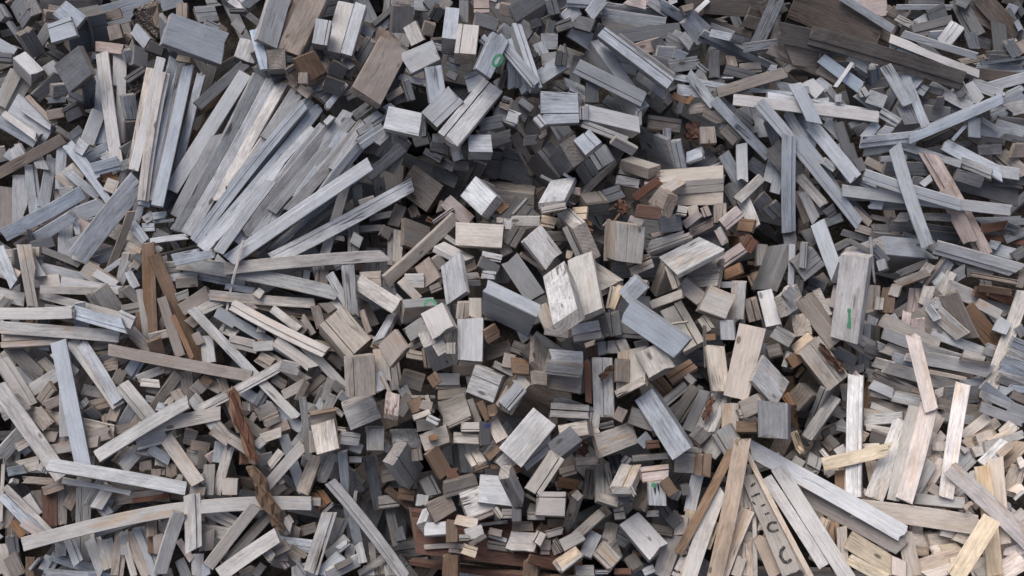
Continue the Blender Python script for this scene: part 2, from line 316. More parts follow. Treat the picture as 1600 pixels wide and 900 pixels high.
# ------------------------------------------------------------ the offcuts of the heap
# tone, place (mm), turn (degrees), length width thickness (mm) | label
BLOCKS = '''
W 1008 2530 992 -23 -67 83 255 82 61 0 1|smooth pale grey board standing upright with a green spray-painted stroke
S -1004 3196 1499 -48 -30 -162 189 108 34|large flat silver-grey block with knots, standing above the upright strips
B -415 3099 1438 37 -15 73 249 101 27|big grey-brown block tilted to the right behind the fan of strips
S -6 2402 1047 -26 -17 160 159 40 170|silver-grey block leaning left, nearest one above right of the bright white block
W -133 3044 1318 29 -23 52 247 77 35|long whitish block tilted to the right in the upper middle
S 399 2316 1046 -56 -15 144 191 68 51|long silver-grey block sloping down right in the middle of the mound
M 672 2345 894 0 -46 69 215 74 55|tall silver-grey block standing at the right side of the mound
W 141 2373 1118 -36 20 92 429 79 35|tall whitish block at the middle of the mound, left half of a pair
S 429 2179 814 -43 -26 124 195 64 48|silver-grey block leaning left, nearest one above the block with the green blot
W 44 2150 787 29 -31 41 149 82 61|whitish block leaning right, nearest one right of the block with the blue patch
T -496 2457 900 -22 -35 143 128 90 116|large beige block tilted left at the left foot of the mound
B -670 3290 1516 26 -42 57 229 80 39|grey-brown block leaning right, nearest one above left of the big brown tilted block
T 212 2462 1087 -28 -2 94 262 77 19|tall beige block at the middle of the mound, right half of a pair
H 338 2659 1099 15 -58 84 113 88 113|squarish mid-grey block with vertical cracks near the top of the mound
M 530 2606 1083 -11 -12 27 158 121 17|wide pale grey block leaning right at the upper right of the mound
S 1196 2803 943 -42 -20 -157 242 62 187|silver-grey block lying level, nearest one below the steep crossing strip
T 551 2948 1131 -77 11 170 245 45 127|beige block lying level, nearest one below right of the long upper beam
S 395 3173 1442 -51 -25 149 276 38 114|silver-grey block leaning left, nearest one above right of the long upper beam
S 147 3004 1357 -55 -1 -179 118 97 73|silver-grey squarish block, nearest one below left of the long upper beam
T -431 2278 906 26 -60 92 116 83 26|beige upright block, nearest one below the large beige tilted block
S 340 3214 1348 -2 -27 124 294 46 75|silver-grey block leaning left, nearest one above the long upper beam
W 374 2010 531 -23 -19 132 127 69 52|whitish block with a dark knot near the pallet at the lower middle
T 930 2433 811 -33 -42 147 149 82 26|beige block with a strip of bark along its right edge
G 729 2156 848 -23 -38 86 100 83 40|mid-grey squarish block, nearest one below right of the tall grey block
G 313 3136 1379 -59 -20 162 240 50 38|long silver-grey squared block sloping down right at the upper middle
T -96 2705 1087 48 -1 -7 143 71 53|beige block lying level, nearest one above right of the block with the green arc
G 830 2770 914 56 42 -121 156 140 29|mid-grey upright block, nearest one right of the wide pale board block
M 264 2287 842 -8 -38 91 169 59 79|silver-grey upright block, nearest one below left of the long sloping block
D -1369 3109 1439 52 -35 6 110 100 21|dark grey squarish block, nearest one above right of the brown strip at left edge
M -323 2225 598 -75 -70 -136 150 82 42|silver-grey squarish block, nearest one left of the block with the blue patch
S -766 3277 1534 44 -39 74 183 69 33|silver-grey upright block, nearest one right of the large knotty block
W -119 2402 925 -1 -43 90 117 73 93|bright white block facing forward at the left of the mound
M 736 2295 867 -29 -47 168 121 91 16|silver-grey block leaning left, nearest one below right of the tall grey block
S -171 2585 1012 -50 -21 100 138 90 17|silver-grey upright block, nearest one above right of the block with the green arc
E -293 2990 1073 -50 -27 156 120 100 107|dark grey squarish block, nearest one below left of the long white tilted block
B 941 2556 881 -59 -30 130 173 46 76|grey-brown block leaning left, nearest one below left of the board with the green stroke
W 306 3025 1303 35 23 19 201 57 44|whitish block lying level, nearest one below the long upper beam
T 290 2155 774 50 13 38 151 65 15|beige block lying level, nearest one above left of the block with the green blot
W -331 2947 1342 -42 -6 166 113 73 36|whitish block lying level, nearest one below right of the big brown tilted block
M -73 2283 870 -53 -9 158 85 82 50|silver-grey squarish block, nearest one below the bright white block
D -1408 3351 1462 89 3 36 131 118 88|dark grey squarish block, nearest one left of the large knotty block
W 89 2637 1094 -29 -49 155 108 76 24|whitish block leaning left, nearest one above left of the whitest tall block
S 486 3125 1137 -106 15 113 207 141 15|silver-grey squarish block, nearest one below right of the long upper beam
G 33 2565 1031 -34 -35 133 142 60 52|mid-grey block leaning left, nearest one above left of the whitest tall block
W -94 2838 1138 -45 -6 126 116 79 39|whitish squarish block, nearest one below the long white tilted block
M -443 2295 753 62 -8 24 95 75 56|silver-grey block leaning right, nearest one below the large beige tilted block
W -143 3191 1487 9 -43 81 102 67 94|whitish upright block, nearest one above left of the block with the green ring
W -565 3318 1479 12 -18 83 234 54 28|whitish upright block, nearest one right of the large knotty block
S -221 3069 1323 46 -33 31 120 68 79|silver-grey block leaning right, nearest one left of the long white tilted block
T 599 2355 861 8 -30 94 141 56 18|beige upright block, nearest one left of the tall grey block
S -67 3117 1483 46 -40 57 130 59 29 0 1|silver-grey block with a green spray-painted ring near its lower end
T 605 2515 977 -39 -16 166 84 81 40|beige squarish block, nearest one above left of the tall grey block
T 514 2509 890 -22 -6 107 180 72 18|beige block leaning left, nearest one right of the long sloping block
S -289 3177 1445 27 -17 20 112 81 19|silver-grey block leaning right, nearest one below the small white block
D 175 2940 1223 -114 44 104 169 79 58|small dark grey block leaning left, nearest one above left of the ribbed square block
T 403 2278 958 -31 -34 125 84 80 73|beige squarish block, nearest one below the long sloping block
M 201 2695 1100 -20 21 102 196 45 116|small silver-grey block leaning left, nearest one left of the ribbed square block
W -208 2397 1005 -31 -37 123 80 72 54|whitish squarish block, nearest one below right of the block with the green arc
T -401 2555 978 -51 -1 138 176 48 15|beige block leaning left, nearest one left of the block with the green arc
T 87 1985 820 30 -31 49 122 44 33|beige block leaning right, nearest one below right of the block with the blue patch
W -504 3236 1508 18 -40 72 177 37 52|whitish upright block, nearest one above left of the big brown tilted block
T -541 2227 709 -21 -28 106 91 71 15|beige upright block, nearest one above the rust-topped cube
M -170 2324 721 16 -18 10 91 87 27|silver-grey squarish block, nearest one above left of the block with the blue patch
W 112 2062 607 36 -7 -8 87 67 50|whitish block lying level, nearest one above right of the pallet
W -40 2093 631 40 3 -5 109 80 76|whitish block lying level, nearest one above the pallet
H 930 2339 674 -5 -25 47 164 38 16|mid-grey block leaning right, nearest one left of the whitish upright strip
S 43 3202 1434 10 -25 106 264 33 35|silver-grey upright block, nearest one right of the block with the green ring
B -336 2339 957 -49 -15 122 79 79 16|small grey-brown squarish block, nearest one below left of the block with the green arc
W 140 2801 1181 -13 14 78 228 80 19|small whitish squarish block, nearest one above left of the ribbed square block
W -1 2035 717 -36 -73 -153 148 47 30|small whitish block leaning left, nearest one below right of the block with the blue patch
W -1562 3205 1393 -7 -28 145 89 48 61|small whitish block leaning left, nearest one above the brown strip at left edge
D 122 3047 1125 -20 -37 144 113 60 126|dark grey block leaning left, nearest one below right of the long white tilted block
D -268 3053 1104 -57 -7 150 210 42 15|dark grey block leaning left, nearest one below left of the long white tilted block
D 143 2063 849 13 -20 33 84 55 35|small dark grey block leaning right, nearest one right of the block with the blue patch
T 582 2619 1004 -30 27 154 113 93 19|beige squarish block, nearest one below right of the wide pale board block
S -197 3260 1503 6 -20 87 141 46 63|small silver-grey upright block, nearest one right of the small white block
H -281 2510 954 11 8 17 95 35 74 0 1|mid-grey block with a green spray-painted arc at its upper right corner
T -222 2400 898 -133 -71 -116 144 66 53|beige squarish block, nearest one left of the bright white block
S -1604 3392 1513 -91 37 137 138 80 37|small silver-grey block leaning left, second nearest above the brown strip at left edge
S -104 2998 1225 27 5 8 76 65 47|small silver-grey block lying level, nearest one below the long white tilted block
M 321 2073 696 -16 11 69 120 61 32|small silver-grey block leaning right, nearest one above left of the block with the green blot
S 13 3132 1457 -38 -39 145 192 36 27|silver-grey block leaning left, nearest one right of the block with the green ring
T 410 2978 1162 10 8 136 116 58 35|small beige block lying level, nearest one below the long upper beam
S -1426 3224 1518 43 -15 9 84 67 16|small silver-grey block lying level, nearest one left of the large knotty block
E 907 2426 681 -163 36 50 195 57 65|small dark grey squarish block, nearest one below right of the tall grey block
E -303 2784 1029 36 36 21 99 95 17|dark grey squarish block, nearest one right of the lower long fan strip
D -358 3307 1521 37 -73 67 87 68 51|small dark grey upright block, nearest one above left of the small white block
N -634 3099 1457 -36 -66 158 77 75 37|small brown squarish block, nearest one left of the big brown tilted block
W 784 2570 910 -23 -22 97 125 46 23|small whitish upright block, nearest one above right of the tall grey block
T 552 2905 1090 -60 11 165 240 40 61|beige block lying level, nearest one above the wide pale board block
S -244 3121 1379 -1 -57 106 116 55 41|silver-grey upright block, nearest one above left of the long white tilted block
H 164 2202 839 -42 4 171 108 40 30|small mid-grey block lying level, nearest one right of the block with the blue patch
W -101 2074 596 20 -3 22 83 82 50|whitish squarish block, nearest one above the pallet
E -149 2110 634 53 0 20 98 45 34|small dark grey block lying level, nearest below left of the block with the blue patch
T 584 2264 768 -27 -9 64 158 68 17|beige block leaning right, nearest one below left of the tall grey block
T 1232 2090 587 -40 16 158 137 32 45|small beige block lying level, nearest one left of the pinkish crossing lath
H 143 2220 984 69 11 3 104 38 18|small mid-grey block lying level, nearest one below the whitest tall block
G 911 2698 989 52 -33 22 79 69 52|small mid-grey squarish block, nearest one above left of the board with the green stroke
T -219 2223 704 36 -17 13 84 52 79|small beige block lying level, second nearest above the pallet
T 342 2288 921 -36 -24 84 119 97 17|beige upright block, nearest one below left of the long sloping block
W -599 3198 1516 21 -50 74 82 47 94|small whitish upright block, nearest one above left of the big brown tilted block
B -202 2059 596 49 -2 36 76 56 18|small grey-brown block leaning right, nearest one above left of the pallet
M 682 2565 950 -9 -53 84 116 43 32|small silver-grey upright block, nearest one above the tall grey block
D -1579 3305 1439 46 77 5 85 49 37|small dark grey block leaning left, second nearest above the brown strip at left edge
B 153 2268 892 -43 -2 169 92 59 44|grey-brown block lying level, nearest one below the whitest tall block
B 497 3131 1231 33 11 4 115 50 17|small grey-brown block lying level, nearest one below right of the long upper beam
G 545 2303 738 -14 -28 60 135 37 18|small mid-grey block leaning right, nearest one below right of the long sloping block
B 76 2316 944 50 4 87 126 65 15|small grey-brown upright block, nearest one below left of the whitest tall block
H 500 2152 699 51 4 -1 78 75 57|mid-grey squarish block, nearest one above right of the block with the green blot
N -213 2157 679 -11 -55 142 89 48 17|small brown block leaning left, nearest one below left of the block with the blue patch
S 354 2489 1050 40 -42 23 72 55 42|small silver-grey block leaning right, nearest one above left of the long sloping block
G -742 3144 1449 4 40 102 80 59 63|small mid-grey squarish block, nearest one right of the large knotty block
T 266 1957 511 25 41 -25 67 52 17|small beige squarish block, nearest one right of the pallet
H 979 2450 664 46 -83 6 162 25 195|small mid-grey block leaning right, nearest one below the beige block with bark
B -254 2638 998 -40 -19 118 82 58 17|small grey-brown block leaning left, nearest one above the block with the green arc
W 34 2005 511 36 -3 -7 73 54 40|small whitish block lying level, nearest one left of the white knotted block
S 232 2889 1304 -32 -19 127 65 62 24|small silver-grey squarish block, nearest one below the long upper beam
B 451 2688 1220 -66 19 104 80 68 33|small grey-brown upright block, nearest one above right of the ribbed square block
H 525 2357 717 12 -59 29 114 47 18|small mid-grey block leaning right, nearest one above the block with the green blot
T 881 2564 830 76 57 83 129 67 54|small beige squarish block, nearest one above left of the beige block with bark
H 473 2667 1082 9 -10 19 148 22 21|small mid-grey block lying level, nearest one above left of the wide pale board block
T 482 2638 994 91 -75 -60 146 34 91|small beige upright block, nearest one above the long sloping block
S -1415 3280 1537 -38 -37 164 78 62 52|small silver-grey block leaning left, second nearest left of the large knotty block
M 170 2030 610 -154 -75 -68 209 26 24|small silver-grey upright block, nearest one left of the white knotted block
P 401 2091 702 29 5 13 84 44 21|small pinkish block lying level, nearest one above the block with the green blot
P -172 2868 1067 -44 -33 154 107 47 35|small pinkish block leaning left, nearest one below the long white tilted block
S 147 2263 967 24 4 -1 100 41 82|small silver-grey block lying level, nearest one below the whitest tall block
T 269 2115 621 20 -7 89 121 65 17|beige upright block, nearest one left of the block with the green blot
N 487 2319 879 11 -17 28 90 39 17|small brown block leaning right, nearest one below right of the long sloping block
H 615 2165 759 -43 -28 121 77 59 44|small mid-grey block leaning left, nearest one below the tall grey block
T 258 2570 1023 8 -4 135 108 105 24|beige block leaning left, nearest one right of the tall beige block
S 2 2231 868 29 -30 42 77 42 31|small silver-grey block leaning right, nearest one above right of the block with the blue patch
S 133 3181 1406 61 -42 -19 113 52 17|small silver-grey block leaning right, nearest one left of the long upper beam
T 844 2585 931 52 21 57 175 65 25|small beige upright block, nearest one above left of the beige block with bark
E -296 2376 796 42 19 -4 64 54 41|small dark grey squarish block, nearest one below left of the bright white block
S -322 2301 629 9 28 103 133 82 20|small silver-grey block lying level, nearest one left of the block with the blue patch
M 402 2031 690 -4 -52 94 63 49 36 0 1|bluish grey block with a small green paint blot, deep between blocks
W -179 2688 1031 18 -6 147 115 63 20|small whitish block leaning left, nearest one above right of the block with the green arc
M -408 2280 642 6 -41 91 66 52 49|small silver-grey upright block, nearest one above right of the rust-topped cube
G 259 2969 1106 48 -2 -120 230 81 17|small mid-grey block leaning right, nearest one above left of the ribbed square block
M 1111 2319 690 33 -30 -27 117 35 17|small silver-grey block lying level, nearest one above right of the whitish upright strip
S -1221 3093 1319 28 -75 100 77 41 31|small silver-grey upright block, nearest one below left of the large knotty block
T 544 2570 977 -52 -20 142 87 46 35|small beige block leaning left, nearest one below the wide pale board block
E -39 2403 886 25 -24 3 82 42 17|small dark grey block lying level, nearest one right of the bright white block
W -856 3256 1426 28 -45 61 73 70 53|small whitish squarish block, nearest one right of the large knotty block
E 311 2277 924 17 -32 88 68 43 17|small dark grey upright block, nearest one below left of the long sloping block
K -1403 3096 1295 52 -22 15 58 50 37|small charcoal squarish block, nearest one above right of the brown strip at left edge
H 684 2221 842 39 -35 -1 65 51 38|small mid-grey block leaning right, nearest one below the tall grey block
D -1507 3175 1345 72 -23 53 104 35 17|small dark grey block leaning right, nearest one above the brown strip at left edge
P -334 2183 879 19 17 94 134 39 14|small pinkish upright block, nearest one below right of the large beige tilted block
H 629 2233 778 -15 -34 86 84 50 37|small mid-grey upright block, nearest one below the tall grey block
D 263 3082 1073 46 20 -63 68 63 68|small dark grey squarish block, nearest one above left of the ribbed square block
S 299 3093 1126 -43 -29 122 65 64 25|small silver-grey squarish block, nearest one above the ribbed square block
G -1000 3350 1515 45 10 34 70 56 18|small mid-grey squarish block, nearest one above right of the large knotty block
T 176 2124 841 41 -16 -4 85 38 85|small beige block lying level, nearest one right of the block with the blue patch
D 654 3229 1397 1 -53 90 93 36 27|small dark grey upright block, nearest one right of the long upper beam
N 540 2118 710 -2 -41 82 63 45 33|small brown upright block, nearest one above right of the block with the green blot
S -374 2480 910 -28 15 82 192 39 15|small silver-grey block leaning right, nearest one below left of the block with the green arc
S 227 2014 486 6 -25 60 76 38 29|small silver-grey block leaning right, nearest one left of the white knotted block
G 488 2765 1093 67 -6 5 69 51 25|small mid-grey block lying level, nearest one left of the upright grey strip
D -1353 3123 1348 164 -61 -44 138 35 19|small dark grey upright block, nearest one above right of the brown strip at left edge
E 833 2325 593 6 23 55 103 48 70|small dark grey block leaning right, nearest one above left of the longest white lath
W 994 3099 1312 -36 -11 -178 376 40 15|whitish block lying level, nearest one above the long diagonal strip
B 373 2212 799 53 12 -15 81 49 37|small grey-brown block lying level, nearest one above the block with the green blot
E 374 2072 623 -23 -35 65 76 47 15|small dark grey upright block, nearest one left of the block with the green blot
D -85 3300 1512 49 23 6 78 44 17|small dark grey block lying level, nearest one above the block with the green ring
K -563 3085 1397 73 26 10 63 46 34|small charcoal block lying level, nearest one left of the big brown tilted block
R 399 2653 1209 -50 -5 174 71 38 28|small reddish-brown block lying level, nearest one above right of the ribbed square block
W -314 3261 1490 -46 -51 131 66 47 23|small whitish block standing on end near the top centre
P 681 2708 1012 43 -39 8 86 38 28|small pinkish block leaning right, nearest one right of the wide pale board block
D 293 2408 986 -15 -46 98 72 44 33|small dark grey upright block, nearest one left of the long sloping block
D -466 3207 1458 48 -57 11 87 42 17|small dark grey block leaning right, nearest one above left of the big brown tilted block
S 712 3286 1463 65 -13 -57 103 25 95|small silver-grey block lying level, nearest one left of the wide dark board
H 818 2496 866 -59 -11 145 65 40 30|small mid-grey block leaning left, nearest one above left of the beige block with bark
T 220 2038 547 21 -20 36 104 28 25|small beige block leaning right, nearest one left of the white knotted block
H 383 2616 1044 51 -19 12 77 44 33|small mid-grey block lying level, nearest one below right of the ribbed square block
W -215 2015 555 23 -7 -1 67 39 19|small whitish block lying level, nearest one left of the pallet
S 639 2460 920 -21 -45 93 60 42 32|small silver-grey upright block, nearest one above left of the tall grey block
S 459 3217 1334 -71 5 113 182 38 15|small silver-grey block leaning left, nearest one right of the long upper beam
T 170 1992 533 26 -14 24 67 35 26|small beige block leaning right, second nearest left of the white knotted block
B 725 2550 926 -22 -52 114 69 39 29|small grey-brown upright block, nearest one above the tall grey block
N 23 2288 930 28 13 6 51 48 17|small brown squarish block, nearest one below right of the bright white block
S 287 2957 1303 57 18 -11 149 25 24|small silver-grey block lying level, nearest one below the long upper beam
P 680 2794 1092 48 -33 24 71 39 29|small pinkish block leaning right, nearest one above right of the wide pale board block
T 457 2508 998 47 -25 2 100 26 25|small beige block lying level, nearest one above the long sloping block
H -247 2216 505 -11 -29 122 61 43 32|small mid-grey block leaning left, nearest one above left of the pallet
S 347 2931 1272 -100 -31 -179 84 34 14|small silver-grey block leaning left, nearest one below the long upper beam
E 7 2705 1085 34 -43 45 65 44 33|small dark grey block leaning right, nearest one above left of the whitest tall block
E 534 2180 763 7 -13 44 50 46 17|small dark grey squarish block, nearest one above right of the block with the green blot
D -69 3061 1275 58 -8 8 78 42 32|small dark grey block lying level, nearest one below right of the long white tilted block
T -375 2339 893 -5 -53 99 92 45 33|small beige upright block, nearest one below right of the large beige tilted block
B 632 3075 1220 -9 -49 98 54 51 38|small grey-brown squarish block, nearest one above left of the upright grey strip
S 542 3027 1167 -98 -74 170 136 32 15|small silver-grey upright block, nearest one above right of the ribbed square block
D -1200 3221 1425 39 -32 93 71 48 17|small dark grey upright block, nearest one left of the large knotty block
E 226 2144 601 14 -47 77 86 33 26|small dark grey upright block, nearest one above left of the white knotted block
E -366 2881 1040 8 -34 68 74 39 17|small dark grey upright block, nearest one right of the lower long fan strip
W 214 2397 968 25 -10 5 82 33 57|small whitish block lying level, nearest one below right of the whitest tall block
H -284 2456 926 47 -21 29 66 43 32|small mid-grey block leaning right, nearest one below the block with the green arc
K -554 3144 1423 73 32 4 56 45 34|small charcoal block leaning left, nearest one left of the big brown tilted block
K 262 2787 1133 78 0 12 69 40 17|small charcoal block lying level, nearest one above left of the ribbed square block
S -38 3132 1176 31 -5 21 85 47 18|small silver-grey block lying level, nearest one below right of the long white tilted block
T -131 2189 743 41 7 2 73 31 25|small beige block lying level, nearest one above the pallet
D 235 3308 1501 -44 -5 156 62 45 17|small dark grey block lying level, nearest one above left of the long upper beam
T 477 2811 1177 26 21 65 201 34 60|small beige block leaning right, nearest one above right of the ribbed square block
S -1208 3301 1462 -55 -21 136 81 42 15|small silver-grey block leaning left, nearest one left of the large knotty block
T -43 2192 768 -19 -33 127 60 39 29|small beige block leaning left, nearest one right of the block with the blue patch
T -103 2159 687 -9 10 112 66 45 19|small beige squarish block, nearest one below the block with the blue patch
N -170 1996 568 7 -31 91 62 32 24|small brown upright block, nearest one above left of the pallet
T 899 2240 576 15 23 68 102 43 34|small beige block leaning left, nearest one above left of the longest white lath
H 465 2264 846 48 -15 37 88 25 17|small mid-grey block leaning right, nearest one below the long sloping block
B 1490 2672 949 -47 -2 165 137 15 25|small grey-brown block lying level, nearest one below right of the long level strip
D 257 3136 1345 3 -56 91 66 41 31|small dark grey upright block, nearest one below left of the long upper beam
K -77 2177 775 3 -40 92 66 31 25 0 1|charcoal block face with a blue paint patch on top, beside beige block
E 255 2828 1124 0 7 104 80 70 42|small dark grey block lying level, nearest one above left of the ribbed square block
R 427 2901 1131 49 -35 16 100 27 25|small reddish-brown block leaning right, nearest one above right of the ribbed square block
T 330 2222 911 38 -26 12 90 22 25|small beige block leaning right, nearest one below left of the long sloping block
T -106 2483 984 -5 -48 90 61 38 39|small beige upright block, nearest one left of the whitest tall block
S 6 3143 1405 26 -77 90 87 45 17|small silver-grey upright block, nearest one below right of the block with the green ring
N 667 2189 788 34 -13 -14 58 32 24|small brown block lying level, nearest one below the tall grey block
B -1298 3324 1461 -13 -44 112 49 42 32|small grey-brown squarish block, nearest one left of the large knotty block
D 317 2869 1130 33 -6 25 63 47 17|small dark grey block lying level, nearest one above the ribbed square block
M 43 2755 1108 -57 1 178 86 32 25|small silver-grey block lying level, nearest one above left of the whitest tall block
E 393 2139 720 50 -3 4 105 17 25|small dark grey block lying level, nearest one above the block with the green blot
T 98 2428 998 -28 -43 123 75 40 30|small beige block leaning left, nearest one below left of the whitest tall block
T -385 2251 399 34 10 18 66 40 30|small beige block lying level, nearest one right of the rust-topped cube
W -481 2261 669 58 23 14 59 36 18|small whitish block lying level, nearest one below the large beige tilted block
S 593 3036 1172 -29 35 158 60 44 15|small silver-grey block lying level, nearest one left of the upright grey strip
B 75 2236 933 35 19 12 44 41 17|small grey-brown squarish block, nearest one above right of the block with the blue patch
N -59 2388 968 57 -9 36 46 43 17|small brown squarish block, nearest one right of the bright white block
S 366 2927 1139 47 14 0 74 31 17|small silver-grey block lying level, nearest one above the ribbed square block
S 1172 3215 1372 -81 -71 -159 64 41 29|small silver-grey upright block, nearest one below left of the long dark board
E 350 1980 448 -16 11 108 58 41 15|small dark grey squarish block, nearest one below the white knotted block
O 742 2833 1036 41 -15 -33 54 43 17|small rust-coloured squarish block, nearest one below left of the upright grey strip
S 202 3174 1327 28 1 95 91 79 31|small silver-grey block leaning left, nearest one left of the long upper beam
H 578 2175 721 23 -37 39 57 51 38|small mid-grey squarish block, nearest one above right of the block with the green blot
G 1047 2552 734 -58 -6 141 72 32 26|small mid-grey block leaning left, nearest one right of the beige block with bark
W -197 2416 755 38 7 7 70 36 81|small whitish block lying level, nearest one below left of the bright white block
O 425 2276 872 -94 -56 -166 80 37 15|small rust-coloured block leaning left, nearest one below the long sloping block
D -71 2606 1047 -38 -35 177 64 36 18|small dark grey block leaning left, nearest one above the bright white block
O -575 2184 483 10 -4 126 65 43 28|small cube with a rust-coloured top beside the end of the curved strip
O 675 2647 995 38 -38 -10 61 33 17|small rust-coloured block leaning right, nearest one right of the wide pale board block
W -1273 2439 663 33 57 120 134 90 35|small whitish block lying level, nearest one above right of the steep lower-left strip
S 876 2726 957 20 57 -91 140 20 25|small silver-grey upright block, nearest one above left of the board with the green stroke
S -114 3162 1374 41 -28 -7 68 64 17|small silver-grey squarish block, nearest one below left of the block with the green ring
P 604 2830 1032 50 -31 4 89 27 26|small pinkish block leaning right, nearest one above the wide pale board block
T 285 2061 481 11 9 75 78 39 20|small beige upright block, nearest one left of the white knotted block
C 157 1930 527 6 -7 34 77 30 36|small cream block leaning right, nearest one left of the white knotted block
H 203 1927 479 18 13 10 58 33 17|small mid-grey block lying level, nearest one right of the pallet
K -1206 3022 1269 48 -69 72 66 44 22|small charcoal upright block, nearest one right of the brown strip at left edge
T 218 2364 975 42 -16 -6 84 21 17|small beige block lying level, nearest one below right of the whitest tall block
G 120 3278 1453 60 1 3 55 51 38|small mid-grey squarish block, nearest one right of the block with the green ring
H 183 2634 1111 -31 -45 127 110 24 25|small mid-grey block leaning left, nearest one above the tall beige block
D 962 2702 898 -62 -3 147 53 41 31|small dark grey block lying level, nearest one left of the board with the green stroke
T -351 2405 794 6 -43 103 97 34 26|small beige upright block, nearest one below the block with the green arc
T -128 2008 596 37 8 -9 64 29 24|small beige block lying level, nearest one above left of the pallet
G -155 3338 1531 -2 -59 89 71 31 25|small mid-grey upright block, nearest one above left of the block with the green ring
T -565 2297 707 61 6 29 85 50 24|small beige block lying level, nearest one right of the upper dark bark piece
N -323 2228 462 -48 -5 174 54 34 26|small brown block lying level, nearest one right of the rust-topped cube
B 650 2827 1087 -5 -48 89 60 39 30|small grey-brown upright block, nearest one above right of the wide pale board block
G 893 2687 1029 20 59 -93 79 23 24|small mid-grey upright block, nearest one above left of the board with the green stroke
K -244 3326 1534 75 -56 16 49 39 29|small charcoal squarish block, nearest one above right of the small white block
M -297 2615 985 54 4 5 58 43 33|small silver-grey block lying level, nearest one above the block with the green arc
B -136 2436 780 45 4 4 92 34 26|small grey-brown block lying level, nearest one above the block with the blue patch
D -329 3097 1373 2 -45 115 70 27 17|small dark grey upright block, nearest one below right of the big brown tilted block
M 812 2859 899 17 -36 86 76 40 18|small silver-grey upright block, nearest one right of the wide pale board block
T -180 2373 743 41 0 9 86 28 26|small beige block lying level, nearest one above left of the block with the blue patch
T 275 2045 641 -26 11 148 66 25 17|small beige block lying level, nearest one left of the block with the green blot
G -1462 3154 1347 81 12 40 43 37 28|small mid-grey squarish block, nearest one above the brown strip at left edge
K -1144 3224 1455 48 23 -4 52 37 27|small charcoal block lying level, nearest one left of the large knotty block
S 138 3089 1274 33 43 -47 124 54 41|silver-grey block leaning left, nearest one below left of the long upper beam
K 66 3069 1264 62 9 -4 57 53 40|small charcoal squarish block, nearest one right of the long white tilted block
B 214 2118 725 38 -10 -4 68 23 25|small grey-brown block lying level, nearest one above left of the block with the green blot
O 167 2181 561 37 -3 -14 63 30 26|small rust-coloured block lying level, nearest one left of the block with the green blot
N 431 2026 721 -30 -34 132 46 32 24|small brown block leaning left, nearest one above right of the block with the green blot
T -144 2477 984 35 -65 76 49 35 17|small beige upright block, nearest one right of the block with the green arc
D -968 2020 367 -12 -27 122 62 30 25|small dark grey block leaning left, nearest one below right of the long curved strip
E 424 2025 537 -26 6 163 75 28 25|small dark grey block lying level, nearest one right of the white knotted block
D -235 3035 1199 50 25 15 62 32 17|small dark grey block lying level, nearest one below left of the long white tilted block
E -427 2959 1101 2 -62 105 59 36 27|small dark grey upright block, nearest one above right of the lower long fan strip
D -1202 3165 1394 56 -28 16 75 23 25|small dark grey block leaning right, nearest one below left of the large knotty block
N -351 2251 417 26 23 -31 95 23 25|small brown block leaning left, nearest one right of the rust-topped cube
P -98 3359 1539 63 -2 -4 52 40 30|small pinkish block lying level, nearest one above the block with the green ring
T -431 2635 976 56 3 10 68 46 35|small beige block lying level, nearest one above left of the block with the green arc
K 459 2026 585 34 -39 28 39 37 28|small charcoal squarish block, nearest one below right of the block with the green blot
D 963 2878 962 40 42 -41 60 37 28|small dark grey block leaning left, nearest one below the upright grey strip
M -106 1976 585 30 -2 17 51 34 26|small silver-grey block lying level, nearest one above the pallet
D 167 3301 1500 53 -14 15 55 33 25|small dark grey block lying level, nearest one right of the block with the green ring
D 133 3345 1544 -33 -55 119 53 37 51|small dark grey upright block, second nearest above right of the block with the green ring
K 300 2153 674 0 -26 104 53 39 17|small charcoal upright block, nearest one above left of the block with the green blot
S 1410 3057 1300 11 -35 -13 294 32 15|silver-grey block leaning right, nearest one right of the long raking strip
E 782 2434 860 -37 24 174 38 37 28|small dark grey squarish block, nearest one right of the tall grey block
B -270 3277 1500 57 -66 42 45 38 28|small grey-brown squarish block, nearest one right of the small white block
G 475 2710 1055 -16 -24 -7 110 73 29|small mid-grey block lying level, nearest one right of the ribbed square block
D -535 3192 1412 -26 -2 119 107 44 30|small dark grey block leaning left, nearest one left of the big brown tilted block
H 343 2409 962 63 9 5 86 43 21|small mid-grey block lying level, nearest one left of the long sloping block
P 559 2788 1092 42 -39 14 63 26 25|small pinkish block leaning right, nearest one right of the ribbed square block
M -306 2583 970 -40 -41 155 68 27 25|small silver-grey block leaning left, nearest one above the block with the green arc
H -315 2297 772 36 -32 50 67 36 27|small mid-grey block leaning right, nearest one left of the block with the blue patch
S 183 2257 783 20 21 131 155 37 48|small silver-grey block lying level, nearest one right of the block with the blue patch
D 323 2039 476 23 8 -31 47 42 31|small dark grey squarish block, nearest one left of the white knotted block
'''
